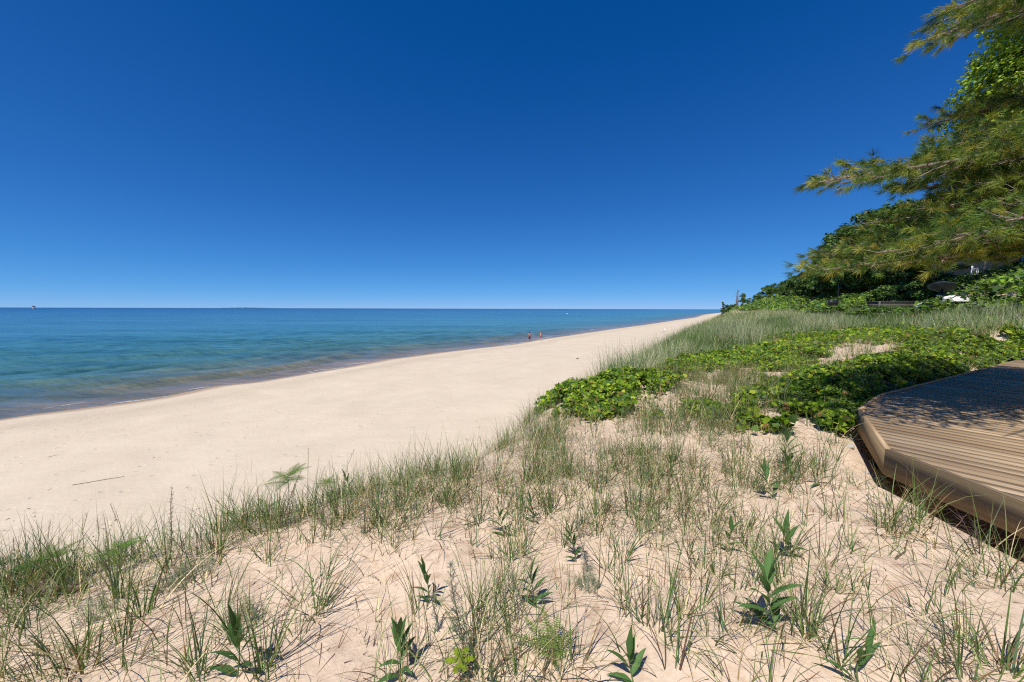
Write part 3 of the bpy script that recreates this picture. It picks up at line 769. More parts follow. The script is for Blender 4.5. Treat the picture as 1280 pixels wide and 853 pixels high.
def grow_limb(mb, tuf, tip, org, sag, width, r0, density=1.0, bare=.45, seed=1, zfan=.10, cut=None):
    r = np.random.default_rng(seed)
    tip, org = np.array(tip, float), np.array(org, float)
    n = 26; t = np.linspace(0, 1, n)
    pts = org[None]+(tip-org)[None]*t[:, None]
    L = np.linalg.norm(tip-org)
    side = np.cross((tip-org)/L, [0, 0, 1]); 
    pts[:, 2] += -sag*np.sin(t*math.pi)+.10*np.sin(t*17+seed)*t*(1-t)
    pts += side[None]*(.22*np.sin(t*5.3+seed)*t*(1-t)*2)[:, None]
    mb.tube(pts, r0*(1-t)**.8+.006, 6, (1, 1, 1))
    nb = int(L/.095*density)
    for i in range(nb):
        f = .12+.87*(i+r.random()*.6)/nb
        if cut is not None and f < cut: continue
        p = np.array([np.interp(f, t, pts[:, k]) for k in range(3)])
        d0 = (tip-org)/L; s = side*(1 if i % 2 else -1)
        bl = (width*(1-f)**.75+.18)*(.6+.6*r.random())
        d = d0*(.75+.5*r.random())+s*(.85+.3*r.random())*(.75)+np.array([0, 0, r.normal(.07, zfan+.12)])
        d /= np.linalg.norm(d)
        m = 6; tt = np.linspace(0, 1, m)
        q = p[None]+d[None]*(tt*bl)[:, None]; q[:, 2] += .12*bl*tt**2-.10*bl*np.sin(tt*3.14)
        q[:, :2] += (r.normal(0, .035*bl, (m, 2)))*tt[:, None]
        mb.tube(q, .008*(1-tt)*min(1.6, bl+.3)+.002, 4, (1, 1, 1), cap=False)
        ns = max(2, int(bl/.06))
        for j in range(ns):
            g = .15+.85*j/max(1, ns-1)
            pp = np.array([np.interp(g, tt, q[:, k]) for k in range(3)])
            s2 = np.cross(d, [0, 0, 1])*(1 if j % 2 else -1)
            dd = d*(.8+.4*r.random())+s2*(.7*r.random()+.2)+np.array([0, 0, r.normal(.16, .34)])
            dd /= np.linalg.norm(dd)
            tl = (.06+.22*r.random())*(.5+.6*min(bl, 1.2))
            if j == ns-1: dd, tl = d, .07
            e = pp+dd*tl
            mid = (pp+e)/2+r.normal(0, .012, 3)
            mb.tube([pp, mid, e], [.0026, .0022, .0015], 3, (1, 1, 1), cap=False)
            if g > bare*(.5+.8*r.random()) or r.random() < .30:
                tuf.append((e, dd, r.random()))
                if tl > .12: tuf.append((mid, dd+np.array([0, 0, .4]), r.random()))
    return pts
pine = empty('pine_tree', (11.04, 4.8, hz(11.04, 4.8)))
meta(pine, 'large pine reaching long shaggy needled boughs over the wooden deck', 'tree')
TX, TY = 11.04, 4.8
mb = MB(); hh = np.linspace(hz(TX, TY)-.3, 21, 14)
mb.tube([(TX+.08*math.sin(z_*.7), TY+.06*math.cos(z_), z_) for z_ in hh], np.linspace(.30, .06, 14), 12)
M_pbark = plain_mat('pine bark', (.17, .125, .10), .9, 0, .5, 9, .9, .12)
M_twig = plain_mat('pine twigs', (.27, .22, .185), .85, 0, .45, 20, .5, .15)
rel(mb.build('trunk', M_pbark, pine, True, (0, 0, 0)))
def T3(u, v, y): return at_y(u, v, y)
LIMBS = [ # tip(u,v,depth), origin height, sag, width, r0, dens, bare
 ((1006,228,5.5), 9.35, .10, 1.25, .065, 1.0, .35),
 ((1030,222,6.1), 9.0, .15, 1.1, .04, .8, .4),
 ((1100,240,6.6), 8.6, .05, 1.2, .05, .9, .35),
 ((1128,262,5.9), 8.2, .08, 1.1, .05, .9, .4),
 ((1060,280,7.8), 8.0, .0, 1.0, .045, .8, .4),
 ((984,334,6.3), 7.75, .06, 1.6, .065, 1.1, .45),
 ((1000,322,7.2), 7.95, .10, 1.6, .05, 1.0, .45),
 ((1012,338,5.5), 7.6, .10, 1.4, .055, 1.1, .5),
 ((1035,308,6.6), 7.9, .10, 1.4, .05, 1.1, .45),
 ((1080,316,4.9), 7.8, .05, 1.3, .05, 1.1, .5),
 ((1100,300,6.0), 7.9, .10, 1.4, .05, 1.0, .45),
 ((1165,296,4.4), 7.8, .03, 1.1, .05, 1.1, .5),
 ((1190,280,5.2), 7.8, .10, 1.3, .05, 1.1, .4),
 ((1240,276,4.1), 7.8, .03, 1.0, .05, 1.0, .5),
 ((1132,52,6.2), 12.4, .15, 1.1, .055, 1.0, .3),
 ((1150,30,6.8), 12.9, .15, 1.1, .05, 1.0, .3),
 ((1178,8,6.0), 12.8, .10, 1.1, .05, 1.0, .3),
 ((1215,20,7.2), 13.2, .10, 1.1, .05, .9, .3),
 ((1136,158,7.2), 10.4, .0, 1.1, .05, .9, .3),
 ((1160,185,6.4), 9.8, .05, 1.2, .05, 1.0, .35),
 ((1195,140,7.0), 10.8, .05, 1.2, .05, 1.0, .3),
 ((1225,205,5.6), 9.4, .05, 1.1, .05, 1.0, .35),
 ((1240,160,6.2), 10.2, .05, 1.1, .05, 1.0, .35),
 ((1200,232,5.6), 8.9, .05, 1.3, .05, 1.1, .35),
 ((1250,255,5.0), 8.4, .05, 1.2, .05, 1.0, .35),
 ((1060,322,6.9), 8.0, .05, 1.3, .04, 1.0, .4),
 ((1120,205,6.2), 9.6, .05, 1.0, .04, 1.0, .3),
 ((1170,225,7.4), 9.2, .0, 1.2, .04, 1.0, .3),
 ((1150,250,6.9), 8.7, .0, 1.2, .04, 1.0, .3),
 ((1120,285,7.6), 8.4, .0, 1.3, .04, 1.0, .35)]
tuf = []
for i, (tp, oz, sag, wd, r0, de, ba) in enumerate(LIMBS):
    mb = MB()
    p = T3(tp[0]+17, tp[1], tp[2]*.8)
    grow_limb(mb, tuf, p, (TX, TY, 5.5+(oz-5.5)*.8), sag*.8, wd*.85, r0*.85, de, ba, 10+i)
    rel(mb.build('limb', M_twig, pine, True, (0, 0, 0)))
# boughs overhead and behind that keep the deck's far side in shade
for i, (tip, oz) in enumerate([((4.3, 2.2, 7.6), 8.6), ((5.0, 1.2, 7.7), 8.6), ((6.4, 2.6, 7.9), 8.7), ((9.0, 3.2, 9.8), 11.2), ((14.0, 6.0, 9.5), 10.5), ((15.0, 4.0, 10), 11), ((13.0, 1.5, 10), 11)]):
    mb = MB(); grow_limb(mb, tuf, tip, (TX, TY, 5.5+(oz-5.5)*.85), .1, 1.0, .045, .36, .55, 80+i)
    rel(mb.build('limb', M_twig, pine, True, (0, 0, 0)))
Vs, Ts, Cs, nn = [], [], [], 0
tp = np.array([t[0] for t in tuf]); td = np.array([t[1] for t in tuf]); tr_ = np.array([t[2] for t in tuf])
print('tufts', len(tp))
for k in range(4):
    m = (np.arange(len(tp)) % 4) == k
    cnt = m.sum()
    sun = rng.random((cnt, 1))
    col = NC[rng.choice(6, cnt, p=[.25, .27, .23, .12, .13, .0])]*(.8+.45*rng.random((cnt, 1)))
    v, q, t, c = scatter(TUFT[k][0], None, TUFT[k][1], tp[m], dirs_rot(td[m]+1e-4), .082+.045*rng.random(cnt), col)
    Vs.append(v); Ts.append(t+nn); Cs.append(c); nn += len(v)
rel(mesh_obj('needles', np.vstack(Vs), None, np.vstack(Ts), np.vstack(Cs), M_needle, pine, origin=(0, 0, 0)))
# ------------------------------------------------------------------ broadleaf trees
def crown(n, R, H, leaf, seed, nl=16, squash=1.0, tone=1.0, lobes=None):
    """leaf clumps around an uneven set of lobes, base of the crown at z=0"""
    r = np.random.default_rng(seed)
    ce, ra = [], []
    for k in range(nl):
        h = r.random()**.8
        prof = math.sin(math.pi*min(.98, max(.08, .12+.80*h)))**.65
        a = r.random()*6.28; rr = R*prof*(.25+.60*math.sqrt(r.random()))
        ce.append((math.cos(a)*rr, math.sin(a)*rr, H*(.10+.80*h))); ra.append(R*(.26+.22*r.random())*(1.1-.35*h))
    ce, ra = np.array(ce), np.array(ra)
    k = r.choice(nl, n, p=ra**2/(ra**2).sum())
    d = r.normal(size=(n, 3)); d /= np.linalg.norm(d, axis=1)[:, None]
    d[:, 2] = np.where(d[:, 2] < -.3, -d[:, 2]*.6, d[:, 2])
    rr = ra[k]*(.55+.5*r.random(n)**.5)*(1+.22*np.sin(d[:, 0]*5+k)*np.cos(d[:, 1]*4+k*2))
    P = ce[k]+d*rr[:, None]*np.array([1, 1, .82])
    nrm = d+np.array([0, 0, .5])+r.normal(0, .45, (n, 3))
    base = np.array([[.045,.105,.016],[.065,.14,.018],[.095,.175,.02],[.035,.08,.018],[.13,.20,.028]])
    lobetone = (.75+.5*r.random(nl))[k][:, None]
    col = base[r.integers(0, 5, n)]*lobetone*(.8+.4*r.random((n, 1)))*tone
    v, q, t, c = scatter(D4V-np.array([.5, 0, 0]), None, D4T, P, rot_from(nrm, r.random(n)*6.28), leaf*(.6+.8*r.random(n)), col)
    return v, t, c, ce, ra
def trunk_mb(h, r0, ce, seed, nlimb=5):
    r = random.Random(seed); mb = MB()
    z = np.linspace(-.5, h, 9); mb.tube([(.08*math.sin(k*1.3+seed)*r0*6, .08*math.cos(k+seed)*r0*6, k) for k in z], np.linspace(r0, r0*.35, 9), 8)
    for i in range(min(nlimb, len(ce))):
        c = ce[i]; z0 = h*(.35+.5*r.random())
        mb.tube([(0, 0, z0), (c[0]*.5, c[1]*.5, z0+(c[2]-z0)*.4), tuple(c)], [r0*.4, r0*.25, r0*.08], 5)
    return mb
CR = []
def tree_proto(seed, R, H, n, leaf, base, tone=1.0):
    v, t, c, ce, ra = crown(n, R, H-base, leaf, seed, nl=18, tone=tone)
    ce2 = ce+np.array([0, 0, base]); v = v+np.array([0, 0, base])
    me_o = mesh_obj('crown', v, None, t, c, M_tree)
    tr = trunk_mb(H*.75, .16+.012*H, ce2, seed).build('trunk', M_bark)
    me1, me2 = me_o.data, tr.data
    bpy.data.objects.remove(me_o); bpy.data.objects.remove(tr)
    return me1, me2, R, H
far_protos = [tree_proto(200+k, 4.6, 12.0, 7500, .42, 1.2 if k % 2 else .6, (.85, 1.0, 1.15, .95, 1.05)[k]) for k in range(5)]
def place_tree(name, proto, x, y, ztop, label, group=None, wide=1.0, rz=None, cat='tree', z0=None):
    me1, me2, R, H = proto
    zb = hz(x, y)-.1 if z0 is None else z0
    sc = (ztop-zb)/H
    e = empty(name, (x, y, zb), random.random()*6.28 if rz is None else rz)
    e.scale = (sc*wide, sc*wide, sc)
    meta(e, label, cat, group)
    for nm, me in (('crown', me1), ('trunk', me2)):
        o = bpy.data.objects.new(nm, me); C.objects.link(o); o.parent = e
    return e
WOOD = [ # u, depth, top v, width factor
 (936,235,372,.8),(944,205,369,1.0),(951,190,364,1.0),(958,170,356,1.1),(966,160,353,1.0),(974,145,357,1.0),(982,135,350,1.1),(990,122,346,1.0),(999,115,339,1.1),(1009,104,336,1.1),(1020,98,326,1.0),(1031,90,318,1.0),
 (1042,82,306,1.0),(1055,76,296,1.0),(1068,70,282,1.0),(1082,64,273,1.0),(1097,58,262,.95),(1112,54,258,.95),(1130,50,250,.9),(1150,47,245,.9),(1172,44,240,.9),(1196,42,235,.9),(1222,41,225,.85),(1252,44,215,.85),(1285,46,205,.85),(1330,46,190,.9)]
for i, (u, d, vt, wf) in enumerate(WOOD):
    p = at_y(u, vt, d)
    lab = 'dark green tree crowded in the wood on the lakeside bluff'
    if i == 0: lab = 'low round tree where the wood meets the far beach'
    place_tree('bluff_tree', far_protos[i % 5], p[0], d, p[2], lab, 'trees of the wood on the bluff' if i else None, wf)
for i, (u, d, vt) in enumerate([(962,150,366),(985,125,362),(1005,108,360),(1025,92,352),(1045,78,345),(1065,70,335),(1088,60,335),(1110,52,330),(1135,46,322),(1160,42,318),(1190,39,312),(1220,38,305),(1262,39,290)]):
    p = at_y(u, vt, d)
    place_tree('understory_tree', far_protos[(i+2) % 5], p[0], d, p[2], 'small leafy tree at the foot of the wood on the bluff', 'small trees at the foot of the wood', 1.5)
# far end of the beach
slim = tree_proto(301, 1.3, 9.0, 1600, .45, .3, .8)
p = at_y(904, 376, 240); place_tree('slim_conifer', slim, p[0], 240, p[2], 'narrow dark tree standing alone at the far tip of the beach', None, 1.0)
p = at_y(929, 366, 215); place_tree('round_tree', far_protos[3], p[0], 215, p[2], 'dark tree just behind the bare grey snag', None, .55)
for u, vt, d, lab in [(911, 381, 235, 'low bush beside the narrow dark tree at the beach tip'), (917, 380, 228, 'low bush between the beach tip tree and grey snag')]:
    p = at_y(u, vt, d); place_tree('beach_bush', far_protos[1], p[0], d, p[2], lab, None, 1.5, cat='bush')
p = at_y(922, 363, 212); zb = hz(p[0], 212)
sn = empty('dead_snag', (p[0], 212, zb)); meta(sn, 'bare grey dead tree trunk rising above the far dune', 'dead tree')
mb = MB(); hS = p[2]-zb; mb.tube([(0, 0, -.5), (.1, 0, hS*.5), (-.1, 0, hS)], [.75, .6, .25], 7)
mb.build('trunk', M_bark, sn, True)
mb = MB()
for k in range(26):
    z0 = hS*(.15+.8*random.random()); a = random.random()*6.28; L = .6+1.0*random.random()
    mb.tube([(0, 0, z0), (math.cos(a)*L, math.sin(a)*L, z0+L*.8)], [.13, .04], 4)
mb.build('branches', M_bark, sn)
# a leafless pale sapling against the dark wood
for u, vt, vb, d, lab in [(1048, 353, 377, 62, 'thin pale trunk standing against the dark wood'), (956.5, 377, 387, 120, 'short pale dead stick above the ridge grass')]:
    p = at_y(u, vt, d); zb = hz(p[0], d)
    e = empty('pale_sapling', (p[0], d, zb)); meta(e, lab, 'sapling')
    mb = MB(); h = p[2]-zb; mb.tube([(0, 0, -.2), (.15, 0, h*.6), (0, 0, h)], [.14, .11, .05], 6); mb.build('trunk', M_foam if d > 90 else M_bark, e)
    mb = MB()
    for k in range(5): mb.tube([(.1, 0, h*(.5+.1*k)), (.1+random.uniform(-.7, .7), 0, h*(.6+.1*k))], [.04, .015], 4)
    mb.build('twigs', M_bark, e)
# bright broadleaf tree behind the pine
bt = empty('broadleaf_tree', (45.0, 26.0, hz(45.0, 26.0))); meta(bt, 'tall bright green broadleaf tree showing its sunlit crown behind the pine boughs', 'tree')
zb = bt.location.z
v, t, c, ce, ra = crown(150000, 9.6, 25.0, .25, 77, nl=50)
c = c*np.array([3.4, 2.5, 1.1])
mesh_obj('crown', v+np.array([0, 0, 4.5]), None, t, c, M_tree, bt)
trunk_mb(17, .4, ce+np.array([0, 0, 4.5]), 5, 10).build('trunk', M_bark, bt, True)
# ------------------------------------------------------------------ slope bushes
bush = tree_proto(401, 4.6, 7.0, 3800, .55, .0, 1.2)
for i, (u, vb, d, vt, wf) in enumerate([(1062,380,48,368,1.1),(1085,378,44,366,1.1),(1112,378,42,358,1.1),(1137,378,40,356,1.1),(1155,374,37,350,1.0),(1205,372,35,352,1.2),(1235,370,34,352,1.2),(1262,368,33,350,1.2),(1290,365,33,345,1.2),(1225,350,40,336,1.2),(1185,362,40,350,1.2)]):
    p = at_y(u, vt, d)
    zt = max(p[2], hz(p[0], d)+1.0)
    place_tree('slope_bush', bush, p[0], d, zt, 'rounded leafy bush on the green slope behind the ridge', 'bushes on the slope', wf, cat='bush')
# ------------------------------------------------------------------ plants of the near dune
def px_frame(u, v, ut, vt):
    """ground point under pixel (u,v) and the stem vector that reaches (ut,vt) at that distance"""
    b = hit(u, v); t = at_y(ut, vt, b[1]+.02)
    return b, t-b
def lance(mb, p, d, up, L, W, col, droop=.3, fold=.25):
    d = d/np.linalg.norm(d); s = np.cross(d, up); s /= np.linalg.norm(s)+1e-9; n = np.cross(s, d)
    K = 9; V = []; c = []
    for k in range(K+1):
        t = k/K; w = W*.5*(.35 if k == 0 else 1)*min(1, (t/.30)**.6)*min(1, (max(0, 1-t)/.68)**.85) if k < K else .0004
        q = p+d*L*(t-.12*droop*t*t)+np.array([0, 0, -1])*L*droop*t*t*.55
        V += [q-s*w+n*w*fold, q, q+s*w+n*w*fold]
        c += [col, np.array(col)*1.25, col]
    Q = []
    for k in range(K):
        a = 3*k; Q += [(a, a+1, a+4, a+3), (a+1, a+2, a+5, a+4)]
    mb.add(V, Q, c=np.array(c))
M_lily = foliage_mat('lily leaf', .55, .25, .25)
def seal_plant(u, v, ut, vt, n, Lf, W, label, seed, tone=1.0, splay=1.0):
    r = random.Random(seed); b, st = px_frame(u, v, ut, vt)
    H = np.linalg.norm(st)
    root = empty('lily_plant', b); meta(root, label, 'plant', 'broad leaved lily plants on the sand')
    lean = np.array([st[0], .10*H, st[2]])
    hs = H*.62
    sp = [lean*.66*t+np.array([0, .03*math.sin(t*3), -.02*(1-t)]) for t in np.linspace(0, 1, 6)]
    mb = MB(); mb.tube(sp, np.linspace(.0042, .002, 6), 6, (.12, .17, .06)); mb.build('stem', M_stem, root, True)
    mb = MB(); a0 = r.random()*.8-.4
    n += 1
    for k in range(n):
        t = .12+.88*k/(n-1) if n > 1 else 1; p = np.array([np.interp(t, np.linspace(0, 1, 6), [q[i] for q in sp]) for i in range(3)])
        side = 1 if k % 2 else -1
        a = a0+(0 if side > 0 else math.pi)+r.uniform(-.95, .95)
        el = (.30+.95*t+r.uniform(-.18, .18))
        d = np.array([math.cos(a)*math.cos(el)*splay, math.sin(a)*math.cos(el), math.sin(el)])+lean/H*.35
        g = tone*r.uniform(.8, 1.2); col = np.array([.075*g, .15*g, .045*g])
        lance(mb, p, d, np.array([0, 0, 1.])+lean/H*.2, Lf*1.5*r.uniform(.8, 1.1)*(1-.15*abs(t-.6)), W*1.2*r.uniform(.8, 1.0), col, .35+.35*(1-t), .3)
    mb.build('leaves', M_lily, root, True)
LILY = [
 (500, 850, 499, 768, 9, .115, .034, 'dark green lily plant with upright leaves just beside the yellow oak seedling', 1.0),
 (672, 762, 660, 706, 7, .115, .030, 'lily plant with arching leaves above the pale green fern', 1.0),
 (975, 795, 958, 692, 9, .19, .048, 'biggest lily plant, tall broad green leaves pointing up from bare sand', 1.15),
 (296, 850, 290, 765, 8, .15, .036, 'glossy dark lily plant deep inside the big grass clump', .8),
 (538, 756, 528, 700, 8, .11, .026, 'narrow dark lily plant above the feathery grey stalk', .8),
 (632, 672, 620, 630, 6, .12, .028, 'small lily plant with two upright leaves among thin grass', 1.0),
 (722, 704, 710, 645, 9, .10, .026, 'dense grey green lily plant beside dry silvery twigs', .85),
 (997, 698, 976, 655, 5, .15, .040, 'short lily plant tilted sideways above the biggest lily', 1.0),
 (973, 626, 948, 572, 8, .15, .036, 'drooping lily plant on open sand nearer to the deck', .9),
 (668, 655, 662, 615, 6, .10, .026, 'tiny dark lily plant under dense grass near the crest', .7),
 (915, 692, 915, 652, 4, .13, .030, 'lily plant with a single bright upright leaf', 1.2),
 (795, 858, 784, 805, 5, .13, .034, 'lily plant cut by the bottom edge, one blade leaf upright', 1.0),
 (842, 598, 838, 568, 6, .13, .030, 'small dark lily plant beyond the drooping one', .8),
 (988, 588, 984, 535, 10, .20, .036, 'bushy lily plant below the vines by the deck corner', 1.1),
 (1076, 858, 1090, 800, 3, .16, .026, 'narrow single shoot of lily at the bottom edge', .95),
 (1028, 606, 1018, 595, 3, .14, .030, 'flat low lily sprout between bushy lily and deck', 1.0),
 (438, 620, 430, 588, 6, .12, .028, 'small lily plant hidden in the crest grass', .8)]
for i, (u, v, ut, vt, n, lf, w_, lab, tn) in enumerate(LILY): seal_plant(u, v, ut, vt, n, lf, w_, lab, 40+i, tn)
# ferns
M_fern = foliage_mat('fern', .5, .35, .3)
def frond(mb, p, d, L, W, col, r, curl=.5):
    d = d/np.linalg.norm(d); s = np.cross(d, [0, 0, 1.]); s /= np.linalg.norm(s); K = 17
    path = []; q = np.array(p, float); dd = d.copy()
    for k in range(K+1):
        path.append(q.copy()); q = q+dd*L/K; dd = dd+np.array([0, 0, -curl*.9/K*(.4+k/K)]); dd /= np.linalg.norm(dd)
    mb.tube(path, np.linspace(.0022, .0006, K+1), 4, (.16, .20, .06), cap=False)
    for k in range(2, K+1):
        t = k/K; pl = W*.5*(math.sin(math.pi*(t**.75*.9+.08)))**.8*(1.12-t*.6)
        f = path[k]-path[k-1]; f = f/np.linalg.norm(f)
        for sg in (-1, 1):
            pd = s*sg*.92+f*.42; pd /= np.linalg.norm(pd); a = path[k]; nrm = np.cross(pd, f)*sg
            m = 7
            for j in range(m):   # toothed pinnules along each pinna
                x0 = a+pd*pl*j/m; wl = L/K*.80*(1-j/m*.75)
                c = np.array(col)*r.uniform(.8, 1.2)
                e = pd*pl/m*.95
                dr = np.array([0, 0, -.15*pl*(j/m)**2])
                mb.add([x0-f*wl*.5+dr, x0+e*.9-f*wl*.36+dr, x0+e*1.05+dr, x0+e*.9+f*wl*.36+dr, x0+f*wl*.5+dr], [(0, 1, 2, 3)], [(0, 3, 4)], c)
def fern(u, v, h, L, n, label, seed, col=(.10, .19, .03), spread=1.0, az=None, tilt=.9, group='fern plants on the dune'):
    r = random.Random(seed); b = hit(u, v)
    root = empty('fern', b); meta(root, label, 'fern', group)
    mb = MB(); mb.tube([(0, 0, -.02), (.004, .006, h*.5), (0, .01, h)], [.0032, .0028, .002], 6, (.17, .16, .06)); mb.build('stem', M_stem, root, True)
    mb = MB()
    for k in range(n):
        a = (az[k] if az else 2*math.pi*k/n+r.uniform(-.3, .3)); el = r.uniform(.1, .5)*tilt
        frond(mb, (0, .01, h*r.uniform(.75, 1)), np.array([math.cos(a)*math.cos(el), math.sin(a)*math.cos(el), math.sin(el)]), L*r.uniform(.8, 1.1), L*.42*spread, np.array(col)*r.uniform(.85, 1.15), r)
    mb.build('fronds', M_fern, root)
fern(692, 832, .07, .22, 5, 'small pale yellow green fern alone on bare sand', 1, (.17, .25, .05), 1.0, [2.75, 2.2, 1.75, 1.3, .7], 1.0)
fern(694, 835, .05, .10, 4, 'stubby bright fern sprout tucked under the pale fern', 2, (.15, .25, .03), 1.2)
fern(290, 655, .26, .23, 9, 'fern frond held above the crest grass against the beach', 3, (.12, .22, .03), 1.6, [3.3, .3, 2.6, 5.2, 4.2, 1.2, 5.9, 3.8, 4.7])
fern(62, 735, .22, .20, 10, 'dark drooping fern beside the driftwood log', 4, (.08, .17, .02), 1.6)
fern(150, 715, .20, .17, 9, 'bright green fern between thin grasses on the crest', 5, (.13, .25, .03), 1.6)
fern(-2, 735, .20, .19, 9, 'fern cut by the picture edge in shaded grass', 6, (.05, .11, .02), 1.1)
fern(362, 640, .40, .24, 11, 'bushy fern on the crest behind dry grass', 7, (.12, .21, .03), 1.6)
fern(410, 622, .42, .28, 12, 'upright fern standing highest among crest grasses', 8, (.12, .21, .03), 1.6)
fern(335, 650, .12, .20, 5, 'small fern under the bushy crest fern', 9, (.08, .14, .03), 1.0)
fern(985, 545, .10, .22, 6, 'fern like seedling in front of the vines', 10, (.10, .17, .03), 1.0)
# oak seedling
def lobed_leaf(mb, p, d, L, W, col, up=(0, 0, 1.)):
    d = d/np.linalg.norm(d); s = np.cross(d, up); s /= np.linalg.norm(s); n = np.cross(s, d)
    prof = [(0, .02), (.12, .10), (.22, .42), (.30, .20), (.40, .62), (.50, .30), (.60, .80), (.70, .40), (.82, .60), (.90, .26), (1, 0)]
    V = [p+d*L*t-np.array([0, 0, L*.18*t*t]) for t, w in prof]+[p+d*L*t+s*W*.5*w+n*W*.08*w-np.array([0, 0, L*.18*t*t]) for t, w in prof]+[p+d*L*t-s*W*.5*w+n*W*.08*w-np.array([0, 0, L*.18*t*t]) for t, w in prof]
    m = len(prof); Q = []
    for k in range(m-1): Q += [(k, k+1, m+k+1, m+k), (k+1, k, 2*m+k, 2*m+k+1)]
    mb.add(V, Q, c=np.array(col))
b = hit(576, 851); root = empty('oak_seedling', b); meta(root, 'yellow green seedling with lobed leaves at the foot of the feathery stalk', 'seedling')
mb = MB(); mb.tube([(0, 0, -.02), (0, .005, .05), (0, .01, .085)], [.003, .0025, .002], 6, (.2, .2, .08)); mb.build('stem', M_stem, root, True)
mb = MB()
for a, el, L in [(3.05, .2, .075), (.15, .3, .075), (2.1, .5, .07), (1.1, .4, .08), (4.4, .15, .06), (5.4, .2, .06), (1.6, .9, .06)]:
    lobed_leaf(mb, np.array([0, .01, .083]), np.array([math.cos(a)*math.cos(el), math.sin(a)*math.cos(el), math.sin(el)]), L, .055, np.array([.24, .33, .02])*random.uniform(.85, 1.1))
mb.build('leaves', M_fern, root)
# feathery wormwood stalks
def wormwood(u, v, ut, vt, label, seed, col=(.16, .21, .15), dens=110, wl=.055, rname='wormwood'):
    r = random.Random(seed); b, st = px_frame(u, v, ut, vt); st = np.array([st[0], .12*st[2], st[2]])
    root = empty(rname, b); meta(root, label, 'plant', 'feathery grey plants on the dune')
    mb = MB(); mb.tube([st*t+np.array([.008*math.sin(t*6), 0, 0]) for t in np.linspace(-.03, 1, 9)], np.linspace(.0042, .0015, 9), 6, (.17, .15, .10)); mb.build('stem', M_stem, root, True)
    mb = MB(); H = np.linalg.norm(st)
    for k in range(dens):
        t = r.random()**1.1; p = st*t; a = r.random()*6.28; L = wl*(1.25-.9*t)*r.uniform(.6, 1.2); el = r.uniform(.2, .9)+.3*t
        d = np.array([math.cos(a)*math.cos(el), math.sin(a)*math.cos(el), math.sin(el)])
        c = np.array(col)*r.uniform(.7, 1.35); e = p+d*L
        mb.tube([p, p+d*L*.5+np.array([0, 0, .003]), e], [.0009, .0008, .0005], 3, c, cap=False)
        for j in range(5):
            q = p+d*L*(.3+.15*j); a2 = r.random()*6.28
            dd = d*.7+np.array([math.cos(a2), math.sin(a2), r.uniform(-.2, .6)])*.7
            mb.tube([q, q+dd*L*.34], [.0008, .0004], 3, c, cap=False)
    mb.build('leaves', M_stem, root)
wormwood(582, 835, 562, 712, 'tall feathery grey green stalk behind the yellow oak seedling', 1, dens=150, wl=.07)
wormwood(548, 790, 541, 742, 'pale silvery stalk leaning in front of the narrow dark lily', 2, (.25, .30, .27), 60, .03)
wormwood(213, 700, 209, 612, 'dark spiky seed stalk rising over the crest grass', 3, (.10, .12, .07), 90, .035)
wormwood(735, 715, 722, 650, 'dry silvery stalk next to the dense grey lily', 4, (.26, .27, .22), 90, .045)
wormwood(350, 655, 374, 592, 'brown dried stalk inside the bushy crest fern', 5, (.16, .11, .07), 80, .035)
wormwood(455, 668, 456, 625, 'pale blue stalk on the crest beyond the grass arc', 6, (.22, .28, .24), 60, .03)
for k, (u, v, rr, lab) in enumerate([(245, 718, .17, 'low silver grey mat plant on the crest sand'), (215, 735, .12, 'small silver grey mat beneath the spiky seed stalk'), (300, 775, .14, 'silver mat plant between the two great grass clumps'), (120, 770, .15, 'dull silver mat by the driftwood log'), (735, 735, .10, 'silver mat on sand below the dry silvery stalk')]):
    rr *= .62; r = random.Random(60+k); b = hit(u, v); root = empty('silver_mat_plant', b); meta(root, lab, 'plant', 'silver mat plants')
    mb = MB()
    for j in range(80):
        a = r.random()*6.28; q = rr*math.sqrt(r.random()); p = np.array([math.cos(a)*q, math.sin(a)*q, 0]); p[2] = hz(b[0]+p[0], b[1]+p[1])-b[2] if j % 6 == 0 else .0
        h = .15*(1-q/rr*.6)*r.uniform(.4, 1.2); c = np.array([.27, .32, .20])*r.uniform(.6, 1.2)
        e = p+np.array([math.cos(a)*.04*r.random(), math.sin(a)*.04*r.random(), h]); mb.tube([p-np.array([0, 0, .02]), e], [.001, .0007], 3, c, cap=False)
        for m in range(4):
            a2 = r.random()*6.28; q0 = p+(e-p)*(.4+.18*m); mb.tube([q0, q0+np.array([math.cos(a2)*.02, math.sin(a2)*.02, .012])], [.0012, .0006], 3, c, cap=False)
    mb.build('foliage', M_stem, root)
# seed stalks of the grass standing over the crest
def seed_stalk(u, v, ut, vt, label, seed):
    r = random.Random(seed); b, st = px_frame(u, v, ut, vt); st = np.array([st[0], .05, st[2]]); bend = r.uniform(-.09, .12)
    root = empty('grass_seed_stalk', b); meta(root, label, 'grass stalk', 'seed stalks over the crest')
    mb = MB(); pts = [st*t+np.array([bend*t*t, 0, -abs(bend)*.3*t*t]) for t in np.linspace(-.02, 1, 10)]
    mb.tube(pts, np.linspace(.0015, .0008, 10), 4, (.30, .27, .14)); mb.build('stem', M_stem, root)
    mb = MB()
    for k in range(26):
        t = .70+.30*k/26; p = st*t+np.array([bend*t*t, 0, -abs(bend)*.3*t*t]); a = r.random()*6.28
        mb.tube([p, p+np.array([math.cos(a)*.007, math.sin(a)*.007, .018])], [.0012, .0004], 4, (.33, .27, .15))
    mb.build('seed_head', M_stem, root)
